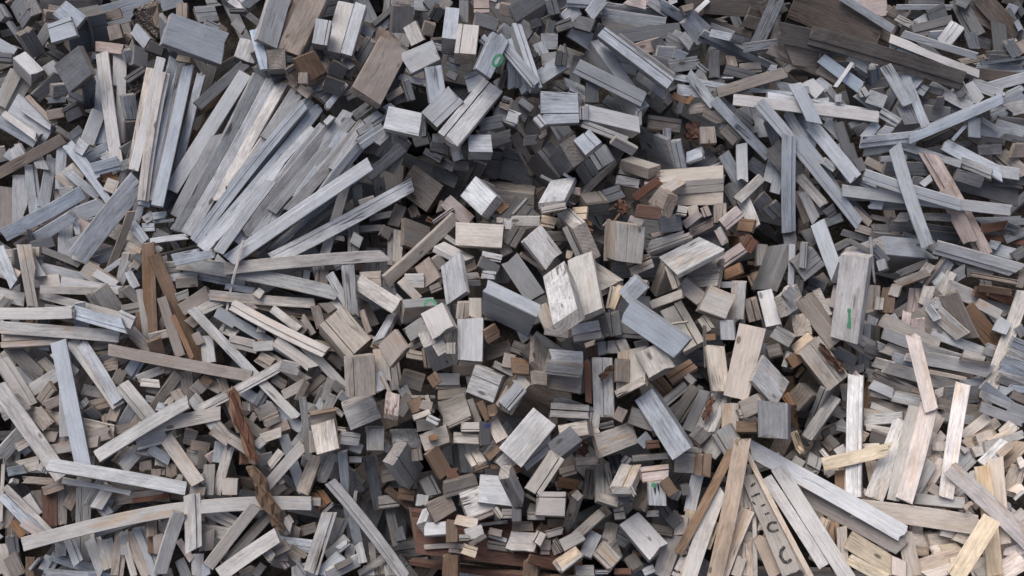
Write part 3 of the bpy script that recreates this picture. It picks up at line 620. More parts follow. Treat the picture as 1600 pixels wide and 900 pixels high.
SLATS = '''
M -1005 2085 495 42 -3 8 835 41 12 45|very long bowed silver-grey strip curving across the lower left of the pile
W -638 2719 1166 50 -25 25 514 42 16|long whitish strip in front of the fan, upper of the two crossing strips
W -520 2787 1085 42 -9 36 507 44 12|long whitish strip in front of the fan, lower of the two crossing strips
S -1300 2316 746 5 40 -70 403 45 15|silver-grey strip standing steeply at the lower left, right of a whitish strip
S -920 2958 1228 59 -36 60 564 47 14|long silver-grey strip leaning right, second nearest below the large knotty block
S -1243 2768 1106 65 -36 41 301 65 14|long silver-grey strip leaning right, nearest one above left of the brown upright strip
S -883 2948 1225 42 -33 61 573 40 16|long silver-grey strip leaning right, nearest one above the orange-brown strip
S -958 3015 1272 31 -33 56 448 45 17|long silver-grey strip leaning right, nearest one below the large knotty block
H -775 2623 988 40 5 -11 517 42 10|long mid-grey strip lying level, nearest one right of the thin pale splinter
M -1150 2161 613 25 14 -1 395 39 10|long silver-grey strip lying level, nearest one above left of the long curved strip
S -810 2878 1207 35 -30 49 552 35 12|long silver-grey strip leaning right, second nearest above left of the upper long fan strip
M -625 2657 1024 53 0 8 492 37 16|long silver-grey strip lying nearly level under the fan of strips
S -1057 2971 1288 -24 35 -98 487 36 17|long silver-grey upright strip, nearest one above the thin pale splinter
w 1011 2262 685 23 25 -100 386 46 14|whitish upright strip standing at the right beside the dark hollow
S 934 2940 1203 65 39 -34 504 37 10|long silver-grey strip sloping down to the right beside the upright grey strip
W -1114 2957 1289 -29 39 -96 425 35 18|long whitish upright strip, nearest one above the brown upright strip
W -1419 2264 698 14 46 -39 333 47 12|whitish strip slanting down to the right at the lower left
S -428 2109 435 15 45 -34 377 35 12|long silver-grey strip leaning left, nearest one below right of the rust-topped cube
M -1084 2259 708 28 -22 23 312 40 10|long silver-grey strip leaning right, nearest one below left of the brown level board
M -1356 2495 883 53 4 -2 363 37 11|long silver-grey strip lying level, nearest one above the steep lower-left strip
S -774 2822 1183 22 -22 51 522 39 18|long silver-grey strip leaning right, nearest one left of the upper long fan strip
W -1281 3079 1306 6 40 -75 410 40 11|long whitish upright strip, nearest one above right of the brown strip at left edge
S 1227 2810 1164 39 49 -61 324 39 9|silver-grey strip crossing steeply over the long level strip at the right
S 1288 2835 1131 57 3 -8 518 36 11|long silver-grey strip lying level at the right, under a crossing strip
W -823 2984 1253 -16 33 -119 437 38 12|long whitish strip leaning right, nearest one below right of the large knotty block
W 926 3052 1334 56 5 -5 460 35 14|long whitish strip lying level, nearest one above the long diagonal strip
M -804 2434 811 28 27 -37 472 29 10|long silver-grey strip leaning left, nearest one above the upper dark bark piece
S 877 2919 1138 31 70 -77 316 43 15|broad silver-grey strip standing straight upright left of the crossing strips
S 1440 2716 994 70 14 -7 275 47 11|long silver-grey strip lying level, nearest one below right of the long level strip
M -701 2494 900 25 10 -27 347 36 14|long silver-grey strip leaning left, nearest one left of the large beige tilted block
S -1462 2818 1093 70 -21 21 280 43 11|long silver-grey strip leaning right, nearest one below the brown strip at left edge
T -283 2716 1030 70 -19 44 304 40 15|long beige strip leaning right, nearest one above the block with the green arc
N -1101 2605 957 1 46 -84 289 40 14|brown strip standing upright below the left end of the fan
S -762 2887 1208 -36 24 -126 551 36 17|long silver-grey strip leaning right, nearest one above left of the upper long fan strip
N -1021 2575 910 5 50 -54 354 38 12|rust-coloured strip leaning left against a brown strip
G -678 2848 1208 55 -25 54 482 39 14|long mid-grey strip leaning right, nearest one above left of the upper long fan strip
P 1400 2860 1098 41 42 -50 368 48 15|long pinkish strip leaning left, nearest one right of the long level strip
W -761 2008 451 -45 32 -163 215 44 18|whitish strip leaning right, nearest one below the lower dark bark piece
S 1237 2840 1168 67 12 -14 307 37 13|long silver-grey strip lying level, nearest one above the steep crossing strip
S 1011 2962 1230 58 24 -56 229 42 15|silver-grey strip leaning left, nearest one above right of the long diagonal strip
M -762 2588 935 43 2 -5 331 31 8|long silver-grey strip lying level, nearest one below right of the thin pale splinter
W -1141 3021 1333 -29 35 -99 390 29 12|long whitish upright strip, nearest one right of the brown strip at left edge
S -804 2712 1154 38 -26 56 276 33 11|long silver-grey strip leaning right, nearest one above left of the level fan strip
M -930 2080 512 -1 42 -84 164 47 17|silver-grey upright strip, nearest one right of the long curved strip
T -1476 2645 978 -13 39 -71 207 42 14|beige upright strip, nearest one below the brown strip at left edge
M -997 2040 466 -52 54 -124 194 40 14|silver-grey upright strip, nearest one below right of the long curved strip
M -820 2064 466 -52 40 -144 230 35 9|silver-grey strip leaning right, nearest one below left of the lower dark bark piece
M -565 2063 438 -25 37 -110 181 44 10|silver-grey upright strip, nearest one below the rust-topped cube
G -615 2885 1232 38 -24 51 400 32 11|long mid-grey strip leaning right, nearest one above the upper long fan strip
W 1363 3229 1429 53 15 -17 305 30 7|long whitish strip lying level, nearest one right of the long dark board
W -1436 2541 920 57 -13 -15 279 36 11|whitish strip lying level, nearest one above the steep lower-left strip
S 1382 2995 1327 52 -25 6 300 28 7|long silver-grey strip leaning right, nearest one right of the long raking strip
G -569 2869 1234 45 -23 53 377 35 14|long mid-grey strip leaning right, nearest one above right of the upper long fan strip
S -1027 3030 1274 -19 49 -111 376 27 15|long silver-grey upright strip, nearest one below the large knotty block
M 1352 2458 784 69 12 -3 211 43 11|silver-grey strip lying level, nearest one right of the pinkish steep lath
G -750 2500 844 31 21 -23 348 39 12|long mid-grey strip leaning left, nearest one below right of the thin pale splinter
M -975 2221 616 14 27 -46 170 41 9|silver-grey strip leaning left, nearest one below left of the upper dark bark piece
S -1239 2419 794 11 31 -48 226 33 7|silver-grey strip leaning left, nearest one left of the brown level board
S 996 2776 983 38 26 -77 202 47 12|silver-grey upright strip, nearest one above left of the board with the green stroke
B 1369 2579 882 81 52 -38 168 56 11|grey-brown strip leaning left, nearest one above right of the pinkish steep lath
B -1517 2954 1218 68 -21 21 235 33 7|grey-brown strip leaning right at the left edge of the pile
M -1486 2390 774 -4 45 -43 168 46 17|silver-grey strip leaning left, nearest one above the white slanting strip
M -980 2296 707 49 -5 11 235 41 8|silver-grey strip lying level, nearest one left of the upper dark bark piece
S 739 3083 1245 58 41 -19 264 32 7|silver-grey strip leaning left, nearest one above left of the upright grey strip
M -813 2371 769 44 -22 18 297 29 6|long silver-grey strip leaning right, nearest one above the upper dark bark piece
S 751 3333 1391 87 24 -7 281 40 11|silver-grey strip leaning left, nearest one left of the wide dark board
S -1322 2912 1176 17 28 -44 269 37 11|silver-grey strip leaning left, nearest one right of the brown strip at left edge
S 400 3364 1493 71 6 -6 212 43 11|silver-grey strip lying level, nearest one above the long upper beam
M -1284 2151 450 -19 60 -99 276 44 14|long silver-grey upright strip, nearest one left of the long curved strip
S -1236 2501 931 45 5 -17 183 40 12|silver-grey strip lying level, nearest one below left of the brown upright strip
G -986 2896 1183 37 -36 61 292 36 14|long mid-grey strip leaning right, nearest one above the thin pale splinter
P 1395 2822 1081 55 44 -52 190 47 18|pinkish strip leaning left, nearest one below right of the long level strip
D 437 3306 1467 49 0 15 239 49 11|dark grey strip lying level, nearest one above right of the long upper beam
M -1118 2348 729 13 29 -40 154 44 16|silver-grey strip leaning left, nearest one below left of the brown level board
D 817 3292 1504 23 -35 58 210 45 19|dark grey strip leaning right, nearest one left of the wide dark board
W -1266 3143 1328 -21 40 -86 323 41 14|long whitish upright strip, nearest one below left of the large knotty block
S -727 3042 1314 -43 33 -125 186 43 13|silver-grey strip leaning right, nearest one below right of the large knotty block
D -927 3138 1372 47 -17 52 223 33 14|dark grey strip leaning right, nearest one below right of the large knotty block
S -644 2862 1213 44 -27 55 499 35 11|long silver-grey strip leaning right, nearest one above the upper long fan strip
G -590 2840 1098 64 -16 44 425 22 13|long mid-grey strip leaning right, nearest one below right of the upper long fan strip
G -486 2566 984 -26 27 -81 170 39 12|mid-grey upright strip, nearest one above the large beige tilted block
B -1444 2493 853 29 1 7 195 45 16|grey-brown strip lying level, nearest one above left of the steep lower-left strip
G 1330 2979 1216 47 9 -19 188 42 8|mid-grey strip lying level, nearest one below the long raking strip
M 1211 2531 849 53 24 -11 205 46 16|silver-grey strip leaning left, nearest one above the pinkish steep lath
M 1240 2431 758 59 25 9 287 38 9|silver-grey strip lying level, nearest one left of the pinkish steep lath
S 916 3049 1357 28 40 -57 147 41 9|silver-grey strip leaning left, nearest one above the long diagonal strip
B -1028 2514 887 12 41 -63 191 30 12|grey-brown upright strip, nearest one below the orange-brown strip
S -1292 3500 1471 66 -3 34 336 75 20|long silver-grey strip lying level, nearest one above left of the large knotty block
G -1080 2995 1285 -2 -35 83 475 29 11|long mid-grey upright strip, nearest one below the large knotty block
M 447 1987 475 -10 54 -121 129 51 14|silver-grey upright strip, nearest one below right of the white knotted block
S -1551 2877 1104 -14 36 -82 170 46 13|silver-grey upright strip, second nearest below the brown strip at left edge
S 1457 2969 1199 43 12 -36 201 42 12|silver-grey strip leaning left, nearest one below right of the long raking strip
W 1376 3239 1462 86 10 -19 244 23 6|whitish strip lying level, nearest one right of the long dark board
E -1472 2460 792 35 34 -32 144 43 14|dark grey strip leaning left, nearest one above left of the steep lower-left strip
S 1188 2986 1262 66 -1 10 193 36 10|silver-grey strip lying level, nearest one above left of the steep crossing strip
M -671 2207 608 41 -34 37 169 33 9|silver-grey strip leaning right, nearest one above right of the lower dark bark piece
S -1422 2780 1068 80 -32 0 182 37 12|silver-grey strip leaning right, nearest one below the brown strip at left edge
S 1215 3103 1389 51 45 -41 144 37 10|silver-grey strip leaning left, nearest one below the long dark board
S 1055 3177 1394 60 28 -25 161 37 15|silver-grey strip leaning left, nearest one left of the long dark board
S -946 2617 1078 66 -21 -13 155 37 13|silver-grey strip lying level, nearest one above left of the thin pale splinter
B -605 2220 556 -1 -22 74 124 42 12|grey-brown upright strip, nearest one above left of the rust-topped cube
E -784 2074 435 36 -33 37 193 32 11|dark grey strip leaning right, nearest one below left of the lower dark bark piece
M -648 2437 841 34 22 -28 150 34 7|silver-grey strip leaning left, nearest one below the level fan strip
G -1465 2915 1150 -32 30 -90 187 33 8|mid-grey upright strip, nearest one below right of the brown strip at left edge
M -1253 2419 784 5 30 -44 252 41 8|silver-grey strip leaning left, nearest one above right of the steep lower-left strip
M -1418 2121 494 30 29 -34 235 21 8|silver-grey strip leaning left, nearest one below the steep lower-left strip
D 1062 2962 1232 -52 -42 111 198 37 11|dark grey upright strip, nearest one above right of the long diagonal strip
G -427 2278 457 11 74 -63 194 35 11|mid-grey upright strip, nearest one right of the rust-topped cube
G -634 2812 1063 57 -15 43 400 43 16|long mid-grey strip leaning right, nearest one below the upper long fan strip
M 1342 2562 858 62 30 -32 109 47 14|short silver-grey strip leaning left, nearest one above right of the pinkish steep lath
D 1497 3367 1498 49 32 -67 152 52 17|dark grey strip leaning left, nearest one above right of the long dark board
S -1551 2659 1001 5 26 -58 150 42 12|silver-grey upright strip, nearest one left of the brown upright strip
G -528 2838 1228 62 -28 52 224 37 14|mid-grey strip leaning right, nearest one above the lower long fan strip
S -1553 3114 1261 36 23 -26 163 84 17|silver-grey strip leaning left, nearest one above the brown strip at left edge
S -1333 3041 1273 43 -33 75 121 43 11|short silver-grey upright strip, nearest one above right of the brown strip at left edge
M 1457 2654 881 55 26 6 247 49 16|silver-grey strip lying level, nearest one below right of the long level strip
S 1281 3091 1342 43 40 -66 188 28 7|silver-grey strip leaning left, nearest one above left of the long raking strip
S -1585 3071 1247 67 18 -25 153 56 16|silver-grey strip leaning left, nearest one above left of the brown strip at left edge
S -1512 2898 1124 -9 39 -75 177 38 13|silver-grey upright strip, nearest one below the brown strip at left edge
M -1223 2164 566 61 6 -9 211 19 6|silver-grey strip lying level, nearest one above left of the long curved strip
B -1212 2738 1042 -76 59 -147 218 24 9|grey-brown upright strip, nearest one above left of the brown upright strip
M -1227 2585 928 19 65 -19 104 54 15|short silver-grey strip leaning left, nearest one left of the brown upright strip
M 1395 2541 791 51 22 -3 235 32 10|silver-grey strip lying level, nearest one below the long level strip
D -394 2908 1226 73 -41 3 153 35 10|dark grey strip leaning right, nearest one above right of the lower long fan strip
S 743 3017 1152 2 40 -92 135 37 13|silver-grey upright strip, nearest one left of the upright grey strip
R -1375 2146 490 -16 40 -83 103 41 8|short reddish-brown upright strip, nearest one below the white slanting strip
S 1475 2345 685 58 24 0 162 31 8|silver-grey strip lying level, nearest one above right of the white upright lath
T -1635 3179 1337 47 -35 66 138 40 9|beige strip leaning right, second nearest above the brown strip at left edge
S -494 2190 500 3 75 -82 308 29 12|long silver-grey upright strip, nearest one above right of the rust-topped cube
D 1371 3322 1485 41 -6 17 146 47 10|dark grey strip lying level, nearest one above right of the long dark board
T -1165 3032 1312 14 -40 82 333 30 13|long beige upright strip, nearest one below left of the large knotty block
M -861 2224 578 -28 54 -120 163 30 6|silver-grey upright strip, nearest one below left of the upper dark bark piece
M -552 2792 1082 -21 34 -106 256 30 7|silver-grey upright strip, nearest one left of the lower long fan strip
B -1047 2384 734 62 -40 40 155 31 10|grey-brown strip leaning right, nearest one below left of the brown level board
S -656 2923 1241 -52 26 -127 253 36 15|silver-grey strip leaning right, nearest one above the upper long fan strip
S -588 2876 1228 37 -26 57 274 42 17|silver-grey strip leaning right, nearest one above right of the upper long fan strip
W -792 2975 1249 -52 27 -122 369 28 15|long whitish strip leaning right, nearest one above left of the upper long fan strip
W 955 2928 1108 68 29 -45 137 31 12|whitish strip leaning left, nearest one right of the upright grey strip
D 1286 2816 1076 42 2 0 172 32 11|dark grey strip lying level, nearest one below the long level strip
W -1527 3103 1282 47 23 -25 134 39 15|whitish strip leaning left, second nearest above the brown strip at left edge
H -604 2257 716 -5 63 -82 191 21 7|mid-grey upright strip, nearest one right of the upper dark bark piece
M -1308 2573 920 50 1 -20 309 26 7|long silver-grey strip lying level, nearest one left of the brown upright strip
S -1324 2839 1094 67 -20 7 114 48 16|short silver-grey strip lying level, nearest one above left of the brown upright strip
S 708 3163 1356 46 6 -7 398 19 6|long silver-grey strip lying level, nearest one above left of the long diagonal strip
D 1302 2852 1012 66 13 4 215 43 10|dark grey strip lying level, nearest one below the steep crossing strip
B -964 2594 927 51 -16 37 109 40 9|short grey-brown strip leaning right, nearest one right of the orange-brown strip
D 1253 2936 1183 67 12 17 199 42 11|dark grey strip lying level, nearest one above the steep crossing strip
M -1350 2607 954 62 4 2 171 24 6|silver-grey strip lying level, nearest one above the white slanting strip
M -555 2415 807 38 28 -37 196 29 6|silver-grey strip leaning left, nearest one below left of the large beige tilted block
S 986 2969 1170 47 39 -48 428 30 6|long silver-grey strip leaning left, nearest one above the long diagonal strip
D 1591 3298 1460 41 55 -76 98 46 17|short dark grey upright strip, nearest one above right of the long level strip
B -1163 2057 398 -8 32 -89 134 36 11|grey-brown upright strip, nearest one below right of the white slanting strip
G 740 3003 1090 47 48 -41 216 42 16|mid-grey strip leaning left, nearest one left of the upright grey strip
T -1322 2318 682 58 3 -14 294 40 12|long beige strip lying level, nearest one below the steep lower-left strip
S -1267 2919 1205 66 -8 18 90 42 9|short silver-grey strip lying level, nearest one right of the brown strip at left edge
M -1074 2048 417 -4 34 -59 157 35 10|silver-grey upright strip, nearest one below the long curved strip
S 604 3362 1458 78 49 -7 108 49 10|short silver-grey strip leaning left, nearest one above left of the long diagonal strip
S -654 2242 580 2 53 -58 185 32 8|silver-grey upright strip, nearest one above right of the lower dark bark piece
B -1290 2274 656 43 -16 -2 225 41 11|grey-brown strip lying level, nearest one below right of the steep lower-left strip
S 1416 3274 1481 15 -41 37 83 52 10|short silver-grey strip leaning right, nearest one right of the long dark board
S 607 3147 1350 61 41 -32 132 31 10|silver-grey strip leaning left, nearest one right of the long upper beam
M -1412 2401 761 59 -34 2 147 41 15|short silver-grey strip leaning right, nearest one above left of the steep lower-left strip
B 40 3105 1134 63 62 -21 156 34 10|grey-brown strip leaning left, nearest one below right of the long white tilted block
G 555 3211 1406 61 2 22 111 42 11|short mid-grey strip lying level, nearest one above right of the tall beige block
M -1493 2275 635 66 -25 48 97 44 11|short silver-grey strip leaning right, nearest one below left of the white slanting strip
M 757 2935 1107 42 -15 44 132 31 11|short silver-grey strip leaning right, nearest one left of the upright grey strip
M 1253 2494 823 62 22 -1 294 36 10|long silver-grey strip lying level, nearest one above left of the pinkish steep lath
T -1199 2061 392 -6 37 -66 93 46 15|short beige upright strip, nearest one below left of the long curved strip
S -731 2356 705 51 20 -25 244 34 10|silver-grey strip leaning left, nearest one above right of the upper dark bark piece
B 1589 2970 1177 41 21 -48 105 51 13|short grey-brown strip leaning left, nearest one below right of the long raking strip
B -1396 2312 698 31 18 -43 69 43 12|short grey-brown strip leaning left, nearest one above right of the white slanting strip
s 1175 2139 617 -39 67 -144 151 47 9|pale grey strip leaning right, nearest one below left of the white upright lath
S 1403 3110 1344 65 12 -40 159 33 12|silver-grey strip leaning left, nearest one above right of the long raking strip
S -1327 3132 1299 -9 34 -80 270 41 12|silver-grey upright strip, nearest one above right of the brown strip at left edge
S -1302 2052 355 24 33 1 146 32 6|silver-grey strip lying level, nearest one below left of the long curved strip
M -1284 2630 951 37 10 -2 193 29 8|silver-grey strip lying level, nearest one left of the brown upright strip
S -1379 2688 944 61 9 -12 200 44 16|silver-grey strip lying level, nearest one below the brown strip at left edge
S -1348 2892 1157 48 36 -21 130 27 6|silver-grey strip leaning left, nearest one below right of the brown strip at left edge
S -1396 2774 1023 -13 45 -86 122 45 13|short silver-grey upright strip, nearest one above the white slanting strip
H -895 2314 690 29 21 -44 200 39 12|mid-grey strip leaning left, nearest one left of the upper dark bark piece
S -434 2929 1303 66 -11 44 104 36 14|short silver-grey strip leaning right, nearest one above the lower long fan strip
D 1255 3070 1306 17 34 -65 82 47 10|short dark grey strip leaning left, nearest one left of the long raking strip
S 1461 2934 1188 64 7 -33 103 32 8|short silver-grey strip lying level, nearest one above right of the long level strip
M -1072 2270 656 49 8 30 89 44 13|short silver-grey strip lying level, nearest one below right of the steep lower-left strip
M -1130 2235 615 47 -15 59 84 40 15|short silver-grey strip leaning right, nearest one below right of the steep lower-left strip
M -552 2239 565 67 -57 32 115 30 11|short silver-grey strip leaning right, nearest one above the rust-topped cube
B -1098 2047 407 6 34 -58 142 40 10|grey-brown upright strip, nearest one below left of the long curved strip
H -902 2200 559 -2 45 -92 89 35 9|short mid-grey upright strip, nearest one left of the lower dark bark piece
S 226 3319 1455 62 35 4 93 54 16|short silver-grey strip leaning left, nearest one above left of the long upper beam
D 1543 2836 1051 30 2 7 155 36 11|dark grey strip lying level, nearest one right of the long level strip
B -1111 2171 514 49 -13 -1 176 30 11|grey-brown strip lying level, nearest one above left of the long curved strip
B -1466 2023 382 -15 40 -53 67 38 14|short grey-brown strip leaning left, second nearest below the white slanting strip
S -503 2924 1274 33 -27 57 196 28 18|silver-grey strip leaning right, nearest one below left of the big brown tilted block
M -1237 2059 381 15 38 -58 107 32 11|short silver-grey upright strip, third nearest below left of the long curved strip
G 421 3202 1430 69 26 -27 228 47 15|mid-grey strip leaning left, nearest one above right of the long upper beam
M -922 2486 821 5 36 -77 86 40 12|short silver-grey upright strip, nearest one above right of the brown level board
H -370 2208 336 -12 33 -73 120 31 9|short mid-grey upright strip, nearest one left of the pallet
S -1449 2127 483 27 31 -34 173 37 7|silver-grey strip leaning left, nearest one below left of the steep lower-left strip
S 372 3408 1510 79 12 11 295 33 10|silver-grey strip lying level, second nearest above the long upper beam
S -806 3211 1457 9 28 -70 159 32 12|silver-grey upright strip, nearest one right of the large knotty block
B -1291 2250 650 39 -15 -2 155 31 9|grey-brown strip lying level, nearest one below the steep lower-left strip
S 953 2908 1060 41 51 -47 102 32 6|short silver-grey strip leaning left, nearest one below right of the upright grey strip
S 1590 3178 1357 64 -21 -4 142 34 11|silver-grey strip lying level, nearest one above right of the long level strip
G 1363 3095 1292 80 -1 -16 83 51 11|long silver-grey strip rising to the right across the upper right
W -1571 3057 1270 45 21 -29 141 22 6|whitish strip leaning left, nearest one above the brown strip at left edge
H -527 2129 408 -43 46 -125 84 40 13|short mid-grey strip leaning right, nearest one below right of the rust-topped cube
B -1131 2505 846 32 26 -36 100 36 8|short grey-brown strip leaning left, nearest one above left of the brown level board
E 1236 2668 953 25 -19 11 105 27 9|short dark grey strip lying level, nearest one right of the board with the green stroke
W 66 2153 742 44 -28 30 112 68 18|whitish strip leaning right, nearest one right of the block with the blue patch
G 813 3228 1467 67 4 24 168 29 10|mid-grey strip lying level, nearest one left of the wide dark board
S -1427 2949 1178 -24 50 -92 132 32 10|silver-grey upright strip, nearest one right of the brown strip at left edge
M -816 2492 838 50 9 -10 85 39 11|short silver-grey strip lying level, nearest one right of the brown level board
M -501 2027 366 -61 -2 -145 106 37 13|short silver-grey strip leaning right, second nearest left of the pallet
E -1398 2719 996 39 18 -13 133 21 6|dark grey strip lying level, nearest one left of the brown upright strip
W 1352 3378 1529 79 6 13 209 17 6|whitish strip lying level, nearest one above right of the long dark board
M 1475 2616 874 -50 -21 160 83 32 10|short silver-grey strip leaning left, nearest one below right of the long level strip
S 1527 3155 1349 59 7 -32 99 39 10|short silver-grey strip lying level, nearest one above right of the long raking strip
M -682 2526 908 47 16 -35 112 25 8|short silver-grey strip leaning left, nearest one left of the large beige tilted block
D 1375 2836 986 67 10 6 123 44 15|short dark grey strip lying level, nearest one below right of the long level strip
S 531 3411 1501 91 33 5 109 34 9|short silver-grey strip leaning left, second nearest above right of the long upper beam
M 756 2887 1050 28 30 -71 116 41 12|short silver-grey upright strip, nearest one below left of the upright grey strip
M -1543 2624 916 42 5 -13 119 42 12|short silver-grey strip lying level, nearest one left of the brown upright strip
B -1345 2164 484 -16 38 -83 113 26 6|short grey-brown upright strip, nearest one below right of the white slanting strip
M -1317 2014 352 43 21 11 129 26 9|silver-grey strip lying level, second nearest below left of the long curved strip
D 736 3195 1385 64 10 -12 101 32 8|short dark grey strip lying level, nearest one below left of the wide dark board
P 1259 2651 875 4 48 -102 86 47 11|short pinkish upright strip, nearest one below the long level strip
M -1125 2032 403 7 43 -66 106 20 8|short silver-grey upright strip, second nearest below left of the long curved strip
D 1580 2938 1132 50 7 0 106 34 7|short dark grey strip lying level, nearest one right of the long level strip
M 1176 2351 740 44 2 -18 79 30 12|short silver-grey strip lying level, nearest one below left of the pinkish steep lath
D 839 2904 1053 70 45 -5 58 52 11|short dark grey strip leaning left, nearest one below left of the upright grey strip
t 931 1972 547 21 53 -85 95 28 7|short beige upright strip, nearest one below the longest white lath
T -1387 2916 1163 42 43 -25 68 70 20|short beige strip leaning left, nearest one below right of the brown strip at left edge
T -837 2185 545 -5 55 -91 48 45 18|short beige upright strip, nearest one left of the lower dark bark piece
N 1162 2625 899 19 28 -106 88 42 12|short brown upright strip, nearest one right of the board with the green stroke
N 1497 2643 926 74 12 3 121 22 6|short brown strip lying level, nearest one above right of the pinkish steep lath
S 1162 3107 1337 57 14 -16 59 43 10|short silver-grey strip lying level, nearest one below the long dark board
H -358 2764 1000 -10 28 -90 122 30 9|short mid-grey upright strip, nearest one above the block with the green arc
B -982 2409 737 -18 58 -83 98 35 9|short grey-brown upright strip, nearest one below the brown level board
T 1278 2591 843 72 35 -38 90 55 11|short beige strip leaning left, nearest one above the pinkish steep lath
B -1394 2371 743 46 -50 11 82 35 11|short grey-brown strip leaning right, second nearest left of the steep lower-left strip
M -1207 2152 537 -30 19 -112 79 35 11|short silver-grey strip leaning right, nearest one above left of the long curved strip
S -645 2082 407 50 3 -8 132 38 14|silver-grey strip lying level, nearest one below left of the rust-topped cube
D 1512 2983 1225 59 -6 -3 73 33 9|short dark grey strip lying level, nearest one above right of the long level strip
T -1619 3189 1303 52 -33 62 155 40 14|beige strip leaning right, nearest one above the brown strip at left edge
E -1240 2495 822 32 0 10 84 43 16|short dark grey strip lying level, nearest one below left of the brown upright strip
S 270 3342 1542 51 -38 38 66 42 14|short silver-grey strip leaning right, nearest one above the long upper beam
S 1466 3032 1278 29 57 -86 65 38 12|short silver-grey upright strip, nearest one right of the long raking strip
M -660 2398 828 66 22 4 58 36 13|short silver-grey strip lying level, nearest one below left of the large beige tilted block
B -434 3222 1412 27 -43 56 200 90 19|grey-brown strip leaning right, nearest one above the big brown tilted block
B -1377 2203 547 36 2 -3 178 21 7|grey-brown strip lying level, nearest one below the white slanting strip
M -512 2564 973 34 35 -51 148 27 6|silver-grey strip leaning left, nearest one below right of the level fan strip
S 1461 2385 726 71 37 -7 132 31 7|short silver-grey strip leaning left, nearest one above right of the white upright lath
t 1231 2016 510 53 7 20 92 47 13|short beige strip lying level, nearest one left of the cream slanting lath
O -991 2487 871 -1 41 -55 144 15 6|rust-coloured strip leaning left, nearest one above the brown level board
B -898 2066 441 -33 61 -105 60 40 10|short grey-brown upright strip, nearest one right of the long curved strip
B -736 2334 710 58 -23 14 65 39 8|short grey-brown strip leaning right, nearest one below the thin pale splinter
S 1589 3051 1261 67 13 -8 97 39 8|short silver-grey strip lying level, third nearest right of the long raking strip
H 1118 2587 808 11 75 -68 145 58 20|mid-grey upright strip, nearest one below right of the board with the green stroke
S 1109 2385 753 56 11 -24 70 30 10|short silver-grey strip leaning left, nearest one below left of the pinkish steep lath
M 1507 2566 845 -14 32 -127 47 43 14|short silver-grey strip leaning right, nearest one above right of the pinkish steep lath
N -1065 2461 813 -5 75 -57 122 41 12|short brown upright strip, nearest one above left of the brown level board
S -1146 2448 780 -58 42 -133 67 41 15|short silver-grey strip leaning right, nearest one above right of the steep lower-left strip
S -1327 2320 714 -23 42 -84 138 36 9|silver-grey upright strip, nearest one below left of the steep lower-left strip
G -1047 2241 622 20 30 -17 71 30 7|short mid-grey strip leaning left, nearest one above the long curved strip
S -412 3013 1329 -38 11 -137 114 36 12|short silver-grey strip leaning right, nearest one below the big brown tilted block
D -361 2920 1240 64 -58 15 118 44 10|short dark grey strip leaning right, nearest one below left of the long white tilted block
D 1616 3250 1448 56 38 -52 67 34 9|short dark grey strip leaning left, nearest one above right of the long level strip
S 953 2988 1208 55 33 -43 119 36 11|short silver-grey strip leaning left, nearest one above the long diagonal strip
B 1145 2368 694 47 -4 -34 126 25 10|grey-brown strip lying level, nearest one above right of the whitish upright strip
S 968 3149 1355 47 22 -46 63 43 13|short silver-grey strip leaning left, second nearest below the wide dark board
T 1118 2644 883 15 64 -87 102 52 11|short beige upright strip, nearest one right of the board with the green stroke
S -1157 2757 1069 32 33 -42 84 31 6|short silver-grey strip leaning left, nearest one above the brown upright strip
E -449 2601 877 19 21 -60 118 34 7|short dark grey strip leaning left, nearest one above right of the large beige tilted block
E -585 2397 755 32 -40 17 76 36 10|short dark grey strip leaning right, nearest one below left of the large beige tilted block
D 1393 3367 1512 59 -15 21 68 46 9|short dark grey strip leaning right, nearest one above right of the long dark board
s 1328 2206 633 33 -8 38 69 52 12|short pale grey strip leaning right, nearest one below right of the white upright lath
G 811 3066 1106 79 30 -13 78 44 13|short mid-grey strip leaning left, nearest one above left of the upright grey strip
S 1084 2525 801 59 74 -70 154 33 11|silver-grey upright strip, nearest one right of the beige block with bark
S 1536 2462 757 65 26 5 126 32 7|short silver-grey strip lying level, fifth nearest above right of the white upright lath
W -1051 2730 1059 49 -6 4 124 18 7|whitish strip lying level, nearest one above the brown upright strip
D 1497 3285 1454 18 40 -77 62 36 13|short dark grey upright strip, nearest one above right of the long raking strip
B -746 2444 816 34 14 -28 60 39 13|short grey-brown strip leaning left, nearest one above the upper dark bark piece
S 808 3149 1239 23 39 -74 124 32 8|short silver-grey upright strip, nearest one above left of the long diagonal strip
s 1457 2258 660 47 5 24 159 32 9|pale grey strip lying level, nearest one right of the white upright lath
S 861 2994 1105 23 -46 69 91 33 10|short silver-grey upright strip, nearest one left of the upright grey strip
S -1313 2996 1212 61 -18 27 113 32 8|short silver-grey strip leaning right, nearest one right of the brown strip at left edge
S 1477 3140 1337 28 36 -52 74 56 14|short silver-grey strip leaning left, second nearest above right of the long raking strip
G 1614 3099 1307 45 -14 0 49 46 13|short mid-grey strip lying level, nearest one right of the long dark board
T -923 2584 910 35 -12 29 74 36 10|short beige strip leaning right, nearest one below the thin pale splinter
N -998 3067 1253 55 -40 50 144 37 12|brown strip leaning right, nearest one above left of the upper long fan strip
B -638 2047 402 26 16 -30 59 39 8|short grey-brown strip leaning left, nearest one below left of the rust-topped cube
S -537 2038 363 -21 16 -137 87 40 13|short silver-grey strip leaning right, second nearest below the rust-topped cube
B 32 2043 534 33 -4 -3 65 28 7|short grey-brown strip lying level, nearest one right of the pallet
S 1534 3037 1258 60 7 -7 92 39 10|short silver-grey strip lying level, nearest one right of the long raking strip
T 1178 2487 807 49 27 7 129 36 7|short beige strip lying level, nearest one above left of the pinkish steep lath
